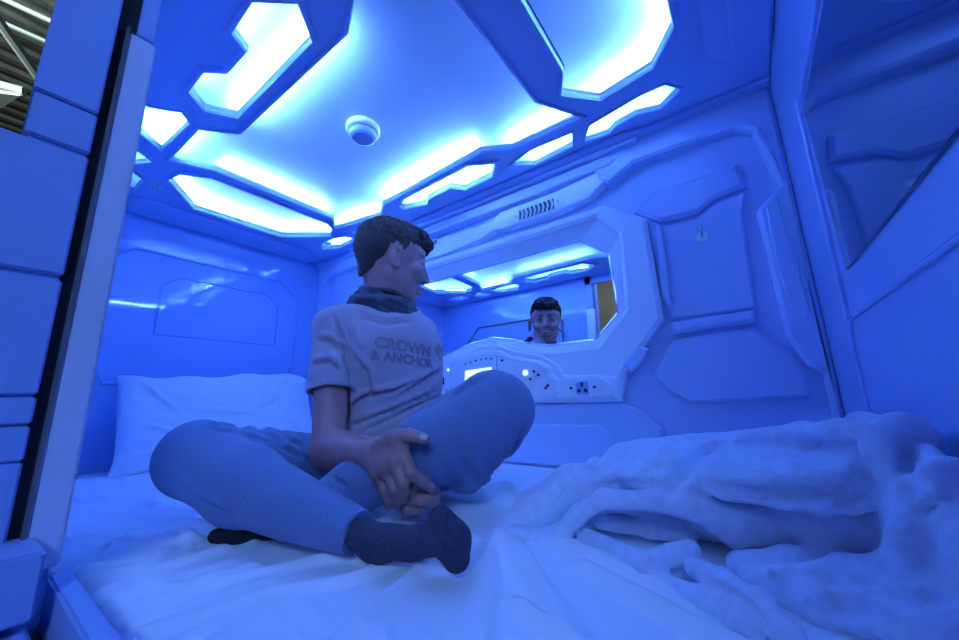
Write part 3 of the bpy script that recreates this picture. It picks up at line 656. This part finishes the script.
# looped twist at the right
B.path([(.045, .57, .592), (.070, .565, .612), (.088, .575, .634), (.085, .60, .655), (.10, .62, .664), (.13, .61, .655)], [.017, .019, .018, .016, .017, .02], .010)
B.path([(.045, .575, .598), (.07, .61, .625), (.095, .64, .64)], [.02, .022, .02], .012)
B.path([(.105, .60, .645), (.122, .56, .620), (.125, .52, .58), (.11, .49, .54)], [.022, .026, .032, .030], .016)
B.ell((.125, .55, .55), (.040, .09, .085), k=.02); B.ell((.11, .49, .522), (.06, .05, .035), k=.018)
B.path([upz(828, 600, .508), upz(860, 618, .51), upz(940, 608, .512)], [.010, .014, .016], .008)
B.path([(.10, .585, .625), (.112, .54, .585), (.118, .50, .55)], [.006, .006, .006], .010)
for px_, r_, k_ in (([(735, 434), (700, 452), (682, 472), (672, 486)], .007, .012), ([(775, 442), (820, 444), (868, 442)], .007, .009), ([(705, 480), (760, 488), (836, 486)], .007, .010),
                    ([(842, 508), (858, 494), (873, 476), (872, 452)], .010, .006), ([(916, 474), (912, 455), (900, 442)], .008, .006), ([(908, 520), (925, 494), (955, 472)], .007, .008),
                    ([(574, 508), (598, 487), (645, 484), (700, 496), (735, 510)], .006, .006), ([(905, 545), (925, 566), (955, 590)], .008, .010), ([(640, 440), (612, 462), (590, 474)], .005, .012),
                    ([(545, 505), (558, 486), (577, 466)], .007, .010), ([(850, 585), (876, 572), (896, 540)], .008, .006), ([(800, 612), (850, 606), (905, 625)], .007, .008), ([(790, 465), (750, 460), (715, 466)], .005, .010)):
    B.crease(px_, r_, k_)
B.path([unp(705, 550, .49), unp(738, 560, .48), unp(790, 553, .475), unp(850, 544, .47)], [.008, .009, .010, .007], .004, 'sub')
B.path([unp(700, 508, .470), unp(735, 519, .462), unp(775, 520, .460), unp(812, 514, .464), unp(842, 508, .470)], [.015, .0175, .0175, .0165, .015], .008)
B.path([unp(715, 528, .462), unp(738, 537, .456), unp(762, 534, .456), unp(800, 529, .460), unp(835, 522, .465)], [.009, .0115, .010, .009, .008], .006)
for px_, r_, k_ in (([(885, 465), (890, 442), (908, 429), (930, 434)], .008, .010), ([(905, 505), (930, 482), (958, 470)], .007, .012), ([(790, 433), (830, 431), (866, 430)], .006, .010), ([(700, 473), (760, 477), (830, 474)], .006, .012)):
    B.crease(px_, r_, k_, 'add')
for px_, r_ in (([(846, 514), (862, 500), (876, 482), (882, 462), (878, 446), (884, 432), (900, 425), (918, 430), (928, 446), (926, 462)], .0125), ([(800, 432), (840, 428), (872, 432)], .010), ([(700, 478), (750, 480), (800, 478), (838, 476)], .009),
                ([(905, 500), (925, 480), (958, 464)], .011), ([(890, 560), (905, 530), (915, 508)], .010), ([(690, 436), (670, 446), (655, 462), (640, 476)], .009), ([(715, 575), (750, 592), (775, 615)], .005), ([(582, 470), (605, 455), (640, 447)], .008)):
    B.crease(px_, r_, .006, 'add', .002)
for px_, r_ in (([(722, 470), (780, 466), (838, 466)], .006), ([(704, 488), (760, 492), (838, 488)], .006), ([(840, 500), (858, 486), (868, 468), (864, 448)], .007), ([(905, 478), (906, 456), (902, 442)], .008), ([(900, 496), (915, 482), (925, 476)], .007),
                ([(676, 484), (690, 462), (716, 446), (760, 444)], .006), ([(905, 585), (925, 550), (930, 515)], .006), ([(706, 582), (742, 600), (768, 625)], .004), ([(735, 570), (765, 590), (795, 618)], .006), ([(870, 590), (900, 600), (955, 596)], .006)):
    B.crease(px_, r_, .005)
sl, X, Y, Z = B.all()
B.F += .0012 * vnoise(X * .5, Y, Z, 40, 11).astype(np.float32) + .0009 * vnoise(X, Y, Z, 110, 12).astype(np.float32)
B.cutplane((.1505, 0, 0), (1, 0, 0)); B.cutplane((0, 0, .494), (0, 0, -1))
o = B.mesh('blanket', M['blanket'], None, 1); bake_origin(o, (-.1, .7, .495)); tag(o, 'thick fluffy blanket heaped in folds at the right end of the bed', 'blanket')
del B

# ================================================================== PERSON
HC = np.array([-.757, .650, 1.094])                                   # head centre
Fh = unit([.42, .90, -.17]); Lh = unit(np.cross([0.03, 0, 1], Fh)); Uh = np.cross(Fh, Lh); RH = np.stack([Lh, Fh, Uh], 1)
def hp(x, y, z): return HC + RH @ np.array([x, y, z])
def head_shape(P, k=.02):
    P.ell(hp(0, -.012, .028), (.073, .094, .084), RH, k=k)
    P.ell(hp(0, .028, -.040), (.052, .060, .072), RH, k=k)
    P.cone(hp(.041, .002, -.056), hp(.014, .064, -.095), .018, .016, k); P.cone(hp(-.041, .002, -.056), hp(-.014, .064, -.095), .018, .016, k)
    P.ell(hp(0, .070, -.097), (.020, .018, .017), RH, k=.012)
    P.cone(hp(-.034, .070, .030), hp(.034, .070, .030), .013, .013, .014)
def full_head(P):
    head_shape(P)
    for s in (1, -1):
        P.ell(hp(s * .031, .093, .006), (.016, .011, .010), RH, k=.012, op='sub')
        P.ell(hp(s * .031, .0735, .005), (.0145, .0125, .0115), RH, k=.003)
        P.cone(hp(s * .045, .062, -.022), hp(s * .030, .076, -.030), .016, .016, .016)
        P.ell(hp(s * .0095, .099, -.034), (.0075, .010, .0068), RH, k=.004)
        # ear
        E = RH @ np.array([[math.cos(.35 * s), -math.sin(.35 * s), 0], [math.sin(.35 * s), math.cos(.35 * s), 0], [0, 0, 1]])
        P.ell(hp(s * .079, -.012, -.018), (.0075, .017, .030), E, k=.006)
        P.ell(hp(s * .0865, -.006, -.012), (.006, .011, .020), E, k=.003, op='sub')
        P.cone(hp(s * .084, -.002, .000), hp(s * .084, -.016, .008), .0035, .0035, .003); P.cone(hp(s * .084, -.016, .008), hp(s * .085, -.024, -.016), .0035, .003, .003)
        P.ell(hp(s * .080, .002, -.040), (.006, .008, .009), E, k=.005); P.cone(hp(s * .083, -.008, -.008), hp(s * .083, -.012, -.026), .0032, .0032, .003)
    P.path([hp(0, .086, .014), hp(0, .097, -.010), hp(0, .109, -.027)], [.008, .009, .0105], .008)
    P.ell(hp(0, .104, -.033), (.009, .008, .007), RH, k=.006)
    P.ell(hp(0, .082, -.064), (.024, .014, .016), RH, k=.010)
    P.path([hp(-.021, .082, -.061), hp(-.006, .0955, -.0575), hp(0, .095, -.0585), hp(.006, .0955, -.0575), hp(.021, .082, -.061)], [.004, .0062, .0055, .0062, .004], .003)
    P.path([hp(-.018, .083, -.068), hp(0, .094, -.0705), hp(.018, .083, -.068)], [.004, .0072, .004], .004)
    P.ell(hp(0, .092, -.083), (.015, .008, .006), RH, k=.008, op='sub')

ch = math.radians(-14); Ft = np.array([math.cos(ch), math.sin(ch), 0]); Lt = np.array([-math.sin(ch), math.cos(ch), 0]); RT = np.stack([Ft, Lt, [0, 0, 1]], 1)
tilt = unit([.10, 0, 1.0])
ShR, ShL = np.array([-.822, .525, .898]), np.array([-.775, .780, .905])
ElR, WrR = unp(329, 449, .80), unp(374, 453, .655)
HipR, HipL = np.array([-.865, .605, .555]), np.array([-.755, .725, .575])
KnR, KnL = np.array([-.815, .268, .620]), np.array([-.395, .602, .690])
AnR, AnL = np.array([-.470, .345, .538]), np.array([-.665, .400, .528])
P = Field((-.92, .33, .49), (-.36, .95, 1.24), .0030)
full_head(P)
P.cone(hp(0, -.022, -.050), np.array([-.785, .662, .945]), .046, .054, .02)
P.cone(np.array([-.785, .662, .95]), ShR, .045, .040, .02); P.cone(np.array([-.785, .662, .95]), ShL, .045, .040, .02)
P.ell((-.795, .670, .84), (.065, .105, .12), RT, k=.02); P.ell((-.800, .675, .68), (.06, .09, .13), RT, k=.02)
P.cone(ShR, ElR, .041, .036, .015); P.path([ElR, ElR * .6 + WrR * .4, WrR], [.037, .036, .0265], .012)
ElL = np.array([-.790, .835, .665]); WrL = np.array([-.545, .600, .575])
P.cone(ShL, ElL, .041, .035, .015); P.cone(ElL, WrL, .034, .026, .012)
P.cone(ElR + np.array([-.006, .0, -.018]), ElR + np.array([-.006, 0, 0]), .022, .022, .02)
# right hand, draped over the left
def hand(P, wr, mcp, fingers, thumb, up=None):
    for m_ in mcp: P.cone(wr, m_, .0225, .0135, .010)
    for a, b in zip(mcp, mcp[1:]): P.cone(a, b, .0125, .0115, .008)
    for pts, r0 in fingers: P.path(pts, [r0 * 1.20, r0 * 1.10, r0 * 1.03, r0 * .90][:len(pts)], .0032)
    P.path(thumb, [.0165, .0125, .0108, .0095], .006)
mI, mM, mR, mP = unp(401, 447, .610), unp(395, 461, .600), unp(387, 468, .603), unp(379, 473, .615)
hand(P, WrR, [mI, mM, mR, mP],
     [([mI, unp(411, 473, .585), unp(422, 481, .592), unp(431, 488, .602)], .0092), ([mM, unp(403, 483, .583), unp(404, 492, .592), unp(402, 499, .604)], .0092),
      ([mR, unp(394, 489, .590), unp(397, 498, .600), unp(396, 505, .612)], .0088), ([mP, unp(384, 490, .605), unp(388, 499, .610), unp(389, 506, .622)], .0078)],
     [unp(382, 447, .63), unp(395, 437, .615), unp(409, 435, .603), unp(424, 439, .598)])
# left hand below
l0 = unp(424, 500, .66)
hand(P, WrL, [unp(420, 493, .635), unp(414, 500, .635), unp(408, 507, .640)],
     [([unp(420, 493, .635), unp(412, 488, .618), unp(402, 492, .617)], .0090), ([unp(414, 500, .635), unp(428, 499, .612), unp(421, 500, .605), unp(410, 500, .610)], .0088), ([unp(408, 507, .640), unp(418, 508, .62), unp(408, 508, .612)], .0085)],
     [unp(432, 495, .65), unp(432, 499, .63), unp(431, 499, .615), unp(430, 498, .608)])
# hidden parts of the body under the clothes keep it one figure
P.ell((-.80, .665, .60), (.10, .11, .08), RT, k=.02)
P.cone(HipR, HipR * .6 + KnR * .4, .055, .05, .02); P.cone(HipL, HipL * .5 + KnL * .5, .055, .05, .02)
person = P.mesh('person', M['skin'], None, 1); del P
tag(person, 'short-haired person in grey t-shirt and joggers, cross-legged on the bed, looking to the mirror', 'person')
ORG = Vector((-.80, .66, .50))
def wear(o): o.data.transform(Matrix.Translation(-ORG)); o.parent = person; return o
bake_origin(person, ORG)

# nails
def nail(c, axis, out, w=.0052, l=.0065):
    a = unit(axis); o_ = unit(np.asarray(out) - np.dot(out, a) * a); s_ = np.cross(a, o_); bm = bmesh.new(); g = []
    for i in range(7):
        for j in range(6):
            u, v_ = i / 3 - 1, j / 2.5 - 1; uu = u * math.sqrt(max(0, 1 - .45 * v_ * v_)); g.append(bm.verts.new(np.asarray(c) + s_ * uu * w + a * v_ * l + o_ * (.0012 - .0028 * uu * uu)))
    for i in range(6):
        for j in range(5): bm.faces.new((g[i * 6 + j], g[(i + 1) * 6 + j], g[(i + 1) * 6 + j + 1], g[i * 6 + j + 1]))
    return wear(bmobj('fingernail', bm, M['nail'], None, True))
toc = unit(-unp(424, 439, .6) + np.array([0, 0, .71]))
nail(unp(424, 438.5, .598) + toc * .0085 + np.array([0, 0, .003]), unp(424, 439, .598) - unp(409, 435, .603), toc + np.array([0, 0, .8]))
nail(unp(430, 487, .602) + toc * .0075, unp(431, 488, .602) - unp(422, 481, .592), toc + np.array([.3, 0, .4]))
# eyes, brows, lips
for s in (1, -1):
    for nm, (y, z), r_, m_ in (('eye', (.0745, .0025), (.0118, .0118, .0105), M['eye']),):
        bm = bmesh.new(); bmesh.ops.create_uvsphere(bm, u_segments=20, v_segments=12, radius=1)
        for v_ in bm.verts: v_.co = Vector(hp(s * .031 + v_.co.x * r_[0], y + v_.co.y * r_[1], z + v_.co.z * r_[2] * .30 - .006))
        e = wear(bmobj(nm, bm, m_, None, True))
    bm = bmesh.new()
    n_ = 9; g = []
    for i in range(n_):
        t = i / (n_ - 1); x = s * (.014 + .034 * t); z = .0215 + .006 * math.sin(t * 2.6); y = .0845 - .020 * t * t
        for j, (dy, dz) in enumerate(((0, -.003), (.0025, 0), (0, .0035 - .002 * t), (-.006, 0))): g.append(bm.verts.new(Vector(hp(x, y + dy, z + dz))))
    for i in range(n_ - 1):
        for j in range(4): bm.faces.new((g[i * 4 + j], g[i * 4 + (j + 1) % 4], g[(i + 1) * 4 + (j + 1) % 4], g[(i + 1) * 4 + j]))
    wear(bmobj('eyebrow', bm, M['hair'], None, True))
    lash = bmesh.new(); pts = [Vector(hp(s * (.031 + q), .0865 - 9 * q * q * 4, -.0022 - .0 * q)) for q in (-.012, -.006, 0, .006, .012)]
    for a, b in zip(pts, pts[1:]): cyl_bm(lash, a, b, .0012, seg=6)
    wear(bmobj('eyelash', lash, M['hair'], None, True))
L_ = Field(hp(0, .09, -.065) - .045, hp(0, .09, -.065) + .045, .0016)
L_.path([hp(-.019, .0850, -.0615), hp(-.006, .0975, -.0590), hp(0, .0972, -.0600), hp(.006, .0975, -.0590), hp(.019, .0850, -.0615)], [.0025, .0048, .0042, .0048, .0025], .002)
L_.path([hp(-.016, .0855, -.0675), hp(0, .0962, -.0695), hp(.016, .0855, -.0675)], [.0025, .0058, .0025], .002)
wear(L_.mesh('lips', M['lip'], None, 1)); del L_

# hair: faded sides and a fuller top
def cutter(P, y0, z0, y1, z1): pass
Hs = Field(HC - .14, HC + .16, .0026)
Hs.ell(hp(0, -.013, .028), (.0752, .0962, .0862), RH, k=.01)
Hs.cone(hp(0, -.040, -.02), hp(0, -.036, -.060), .0465, .0455, .012)
sl, X, Y, Z = Hs.all()
lx, ly, lz = [(X - HC[0]) * RH[0, j] + (Y - HC[1]) * RH[1, j] + (Z - HC[2]) * RH[2, j] for j in range(3)]
hl = np.where(ly > .030, .030 + (ly - .03) * .9, np.where(ly > .012, -.012 + (ly - .012) * 2.3, np.where(ly > -.030, .012 - .9 * np.abs(ly + .010) , -.030 + (ly + .03) * .9)))
hl = np.maximum(hl, -.075)
Hs.F += (.0045 * np.clip((hl + .035 - lz) / .035, 0, 1) + .0008 * np.sin(lx * 500 + lz * 300) * np.sin(ly * 420)).astype(np.float32)
Hs.F = np.maximum(Hs.F, (hl - lz) * .55).astype(np.float32)
Hs.F = np.maximum(Hs.F, (ly - .074)).astype(np.float32)
wear(Hs.mesh('hair_fade', M['fade'], None, 1)); del Hs
Ht = Field(HC - .14, HC + .17, .0026)
Ht.ell(hp(0, -.012, .040), (.0755, .0965, .0785), RH, k=.01)
Ht.ell(hp(0, .045, .086), (.052, .042, .026), RH, k=.02); Ht.path([hp(-.045, .060, .078), hp(-.015, .088, .072), hp(.02, .090, .070), hp(.045, .066, .074)], [.014, .015, .015, .014], .014)
sl, X, Y, Z = Ht.all()
lx, ly, lz = [(X - HC[0]) * RH[0, j] + (Y - HC[1]) * RH[1, j] + (Z - HC[2]) * RH[2, j] for j in range(3)]
Ht.F += (.0022 * np.sin(lx * 420 + 3 * np.sin(ly * 60) + 2 * np.sin(lz * 50)) * np.clip((lz - .03) / .04, 0, 1) + .0014 * vnoise(lx, ly * .3, lz, 300, 4)).astype(np.float32)
Ht.F = np.maximum(Ht.F, (.040 + ly * .14 - lz) * .8 + .003 * np.sin(ly * 300 + lx * 200) + .002 * np.sin(ly * 130)).astype(np.float32)
wear(Ht.mesh('hair', M['hair'], None, 1)); del Ht

# t-shirt
T = Field((-.96, .42, .54), (-.55, .98, 1.00), .0034)
T.ell((-.765, .665, .835), (.108, .150, .130), RT, k=.03); T.ell((-.762, .668, .745), (.108, .135, .14), RT, k=.03); T.ell((-.775, .665, .64), (.120, .142, .090), RT, k=.03)
T.cone((-.785, .61, .928), ShR, .050, .047, .03); T.cone((-.775, .71, .932), ShL, .050, .047, .03)
T.cone((-.785, .640, .955), (-.775, .690, .955), .052, .052, .03)
SlR = ShR + (ElR - ShR) * .57; SlL = ShL + (ElL - ShL) * .5
T.cone(ShR, SlR + (ElR - ShR) * .05, .048, .054, .020, cut=(SlR, ElR - ShR)); T.cone(ShL, SlL + (ElL - ShL) * .05, .048, .052, .02, cut=(SlL, ElL - ShL))
T.cone(SlR + (ElR - ShR) * .12, SlR - (ElR - ShR) * .06, .044, .044, .004, 'sub')
sl, X, Y, Z = T.all()
u = (X + .77) * Ft[0] + (Y - .665) * Ft[1]; w = (X + .77) * Lt[0] + (Y - .665) * Lt[1]; zz = Z - .70
low = np.clip((.84 - Z) / .16, 0, 1)
fold = np.sin((zz * 1.0 - w * .55) * 150 + 2.2 * np.sin(w * 18 + 1) + 1.5 * np.sin(zz * 14)) * low * .0012
fold += np.sin((w * 1.0 + zz * .25) * 75 + 2.0 * np.sin(zz * 20)) * .0012 * np.clip((w + .02) * -12, 0, 1)
fold += .0018 * vnoise(X, Y, Z, 50, 21)
T.F += fold.astype(np.float32)
T.cone((-.90, .50, .86), (-.80, .55, .80), .004, .003, .012, 'sub')
T.cone((-.785, .655, 1.02), (-.785, .66, .955), .056, .052, .006, 'sub')
T.cutplane(SlR, ElR - ShR, SlR - .085, SlR + np.array([.060, .020, .05]))
for px_, r_ in (([(346, 428), (390, 412), (450, 386)], .0045), ([(362, 432), (400, 414), (444, 394)], .004), ([(395, 432), (425, 414), (452, 400)], .004), ([(344, 410), (362, 398), (392, 392), (420, 380)], .0045),
                ([(334, 318), (346, 345), (352, 375), (349, 415)], .006), ([(352, 330), (358, 352), (356, 385)], .004), ([(318, 340), (330, 342), (342, 352)], .004), ([(312, 365), (328, 362), (340, 372)], .004),
                ([(350, 352), (368, 375), (372, 400)], .004), ([(360, 318), (385, 325), (412, 322)], .003), ([(436, 350), (446, 372), (452, 388)], .004), ([(400, 396), (430, 376), (444, 366)], .0035)):
    T.crease(px_, r_, .007); T.crease([(a + 2.5, b - 6) for a, b in px_], r_ * .6, .010, 'add')
shirt = T.mesh('shirt', M['shirt'], None, 2); del T
# print on the chest
bvh = BVHTree.FromPolygons([v_.co.copy() for v_ in shirt.data.vertices], [tuple(p.vertices) for p in shirt.data.polygons])
Fd = unit([math.cos(math.radians(-22)), math.sin(math.radians(-22)), .0]); Ld = np.array([-Fd[1], Fd[0], 0.])
def shirt_text(txt, size, off_l, z, slant=0.0, m_=None):
    cu = bpy.data.curves.new('t', 'FONT'); cu.body = txt; cu.size = size; cu.align_x = 'CENTER'; cu.fill_mode = 'NONE'; cu.bevel_depth = .0006; cu.resolution_u = 3
    ob = bpy.data.objects.new('t', cu); COL.objects.link(ob); bpy.context.view_layer.update()
    me = bpy.data.meshes.new_from_object(ob.evaluated_get(bpy.context.evaluated_depsgraph_get())); bpy.data.objects.remove(ob)
    bm = bmesh.new(); bm.from_mesh(me); bpy.data.meshes.remove(me)
    bmesh.ops.subdivide_edges(bm, edges=[e for e in bm.edges if e.calc_length() > .006], cuts=2)
    for v_ in bm.verts:
        org = np.array([-.77, .665, z]) + Ld * (off_l + v_.co.x) + np.array([0, 0, v_.co.y + slant * v_.co.x]) + Fd * .4
        hit = bvh.ray_cast(Vector(org), Vector(-Fd))
        v_.co = Vector(org - Fd * .3) if hit[0] is None else hit[0] + Vector(Fd) * (.0004 + v_.co.z)
    bad = [v_ for v_ in bm.verts if v_.co.x > -.55]
    bmesh.ops.delete(bm, geom=bad, context='VERTS')
    return wear(bmobj('shirt_print', bm, m_ or M['shirt_ink']))
shirt_text('CROWN', .037, -.002, .828, -.12); shirt_text('& ANCHOR', .031, -.002, .799, -.12)
wear(shirt)

# neck gaiter: soft rings of bunched cloth
G = Field((-.92, .52, .87), (-.64, .80, 1.07), .0026)
gc = np.array([-.785, .655, .966]); gax = unit([.30, .20, 1]); g1 = unit(np.cross(gax, [0, 1, 0])); g2 = np.cross(gax, g1)
for (rad, h, tr, ph, am) in ((.064, .030, .007, 2.0, .004), (.073, .020, .010, 0, .006), (.080, .006, .0115, 1.2, .006), (.085, -.009, .012, 2.9, .006), (.085, -.024, .011, 4.2, .006), (.078, -.036, .009, 5.0, .004)):
    pts = []
    for i in range(33):
        a = i / 32 * 2 * math.pi; rr = rad + .003 * math.sin(3 * a + ph); pts.append(gc + (g1 * math.cos(a) + g2 * math.sin(a)) * rr + gax * (h + am * math.sin(2 * a + ph) + .003 * math.sin(5 * a + ph)))
    G.path(pts, tr, .004)
wear(G.mesh('neck_gaiter', M['gaiter'], None, 1)); del G

# joggers
J = Field((-.98, .17, .485), (-.29, .86, .80), .0036)
J.ell((-.800, .665, .575), (.120, .145, .085), RT, k=.03)
J.cone(HipR, KnR, .074, .060, .03); J.path([KnR, (-.70, .302, .583), AnR], [.061, .060, .030], .02)
J.ell((-.822, .262, .624), (.052, .048, .052), k=.02)
J.cone(HipL, KnL + np.array([-.02, .0, -.005]), .090, .072, .03)
J.path([KnL, (-.500, .530, .625), (-.610, .455, .560), AnL], [.066, .062, .046, .034], .02)
J.ell(KnL + np.array([.0, 0, .0]), (.067, .067, .067), k=.02); J.cone((-.43, .61, .64), (-.48, .61, .575), .055, .045, .03); J.cone((-.50, .66, .60), (-.60, .66, .57), .06, .06, .03)
J.cone(HipR, HipL, .07, .07, .03)
sl, X, Y, Z = J.all()
d1, _ = seg_d(X, Y, (-.835, .262), (-.865, .605)); 
J.F += (.0016 * vnoise(X, Y, Z, 42, 31)).astype(np.float32)
J.F += (.0035 * np.sin((Y - .3) * 160 + 12 * Z + 2 * np.sin(X * 30)) * np.exp(-((X + .82) / .07) ** 2 - ((Z - .665) / .03) ** 2 - ((Y - .36) / .07) ** 2)).astype(np.float32)
J.F += (.0040 * np.sin((X + Y * .6 + Z * .4) * 150) * np.exp(-(((X + .44) / .06) ** 2 + ((Y - .56) / .08) ** 2 + ((Z - .58) / .05) ** 2))).astype(np.float32)
J.F += (.0040 * np.sin((X * .7 - Y * .7 + Z) * 130) * np.exp(-(((X + .72) / .10) ** 2 + ((Y - .52) / .08) ** 2 + ((Z - .62) / .06) ** 2))).astype(np.float32)
# thin seam running along the shin
def seamd(pts, r, k): J.path(pts, r, k, 'sub')
seamd([unp(245, 437, .745), unp(290, 470, .66), unp(340, 503, .56), unp(372, 520, .50)], .0016, .004)
ad = unit(AnR - np.array([-.70, .302, .583])); J.cutplane(AnR + ad * .012, ad, (-.52, .25, .48), (-.40, .42, .60))
J.path([AnR + ad * .03, AnR - ad * .006], [.0245, .0245], .003, 'sub')
J.cone(AnR - ad * .010, AnR - ad * .0098, .0285, .0285, .003)
for px_, r_ in (([(222, 424), (258, 430), (300, 446)], .0045), ([(240, 434), (272, 441), (296, 455)], .004), ([(210, 428), (232, 432)], .004), ([(524, 428), (515, 450), (500, 470)], .006), ([(529, 442), (520, 462), (512, 474)], .004),
                ([(440, 502), (470, 494), (500, 478)], .005), ([(452, 398), (470, 385), (488, 378)], .003), ([(300, 455), (330, 474), (345, 486)], .004), ([(400, 470), (420, 480), (440, 500)], .004), ([(175, 480), (200, 500), (225, 512)], .003)):
    J.crease(px_, r_, .006); J.crease([(a + 2, b - 5) for a, b in px_], r_ * .6, .008, 'add')
J.crease([(338, 546), (346, 529), (364, 513)], .0014, .003); J.crease([(262, 442), (300, 470), (340, 496), (366, 514)], .0012, .003)
# keep room for the forearm and hands
J.cutplane((0, 0, .497), (0, 0, -1))
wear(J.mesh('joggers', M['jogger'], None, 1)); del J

# socks: right foot forward with its sole turned up, left foot tucked under the shin
S = Field((-.54, .24, .485), (-.26, .50, .62), .0028)
S.path([AnR - ad * .03, AnR + ad * .03, unp(400, 541, .475)], [.0225, .021, .0195], .004)
S.path([unp(385, 543, .480), unp(412, 543, .470), unp(438, 536, .455)], [.020, .020, .020], .004)
S.ell(unp(380, 550, .485), (.02, .02, .015), k=.014)
S.path([unp(444, 524, .445), unp(453, 540, .442), unp(457, 557, .448)], [.0165, .020, .017], .012)
S.ell(unp(440, 515, .44), (.012, .012, .012), k=.008)
S.path([unp(461, 532, .425), unp(464, 548, .425)], [.008, .009], .010, 'sub')
sl, X, Y, Z = S.all(); S.F += (.0012 * vnoise(X, Y, Z, 90, 41)).astype(np.float32)
S.cutplane((0, 0, .496), (0, 0, -1))
wear(S.mesh('sock', M['sock'], None, 1)); del S
S = Field((-.86, .20, .485), (-.56, .44, .57), .0030)
S.path([AnL, (-.67, .335, .523), (-.70, .300, .510), (-.728, .276, .508)], [.028, .026, .018, .011], .012); S.cutplane((0, 0, .496), (0, 0, -1))
s2 = wear(S.mesh('sock', M['sockblack'], None, 1)); s2['label'] = 'black sock tip tucked under the shin'; del S
# bare ankle between cuff and sock
# (the sock and cuff overlap a narrow band of skin)
bm = bmesh.new(); cyl_bm(bm, AnR - ad * .02, AnR + ad * .010, .0212, .0212, 28, True); a_ = wear(bmobj('ankle_skin', bm, M['skin'], None, True))

# roof trusses of the warehouse seen past the entrance
Fv = lambda px, py, z: tuple(np.array([0, 0, .71]) + (unp(px, py, 1.) - np.array([0, 0, .71])) * ((z - .71) / (unp(px, py, 1.)[2] - .71)))
beam('steel_beam', [(Fv(-60, -62, 4.6), Fv(60, 108, 4.6))], .045, 'pale diagonal steel brace under the dark warehouse roof')
beam('steel_beam', [(Fv(-60, 70, 4.4), Fv(24, 92, 4.4))], .055, 'pale horizontal steel pipe beside the capsule corner under the roof')
beam('steel_beam', [(Fv(-60, -30, 5.4), Fv(70, 30, 5.4))], .03, 'thin dark purlin under the warehouse roof, upper one of two')
beam('steel_beam', [(Fv(-60, -5, 5.6), Fv(70, 52, 5.6))], .03, 'thin dark purlin under the warehouse roof, lower one of two')
bm = bmesh.new(); a, b, c, d = [Vector(Fv(x, y, 4.2)) for x, y in ((-40, 88), (20, 96), (2, 108), (-40, 122))]
vs = [bm.verts.new(p) for p in (a, b, c, d)]; vs2 = [bm.verts.new(p + Vector((0, 0, .04))) for p in (a, b, c, d)]; bm.faces.new(vs); bm.faces.new(vs2)
for i in range(4): bm.faces.new((vs[i], vs[(i + 1) % 4], vs2[(i + 1) % 4], vs2[i]))
o = bmobj('duct_plate', bm, M['steel']); tag(o, 'pale sheet metal plate under the warehouse roof at the far left', 'plate')
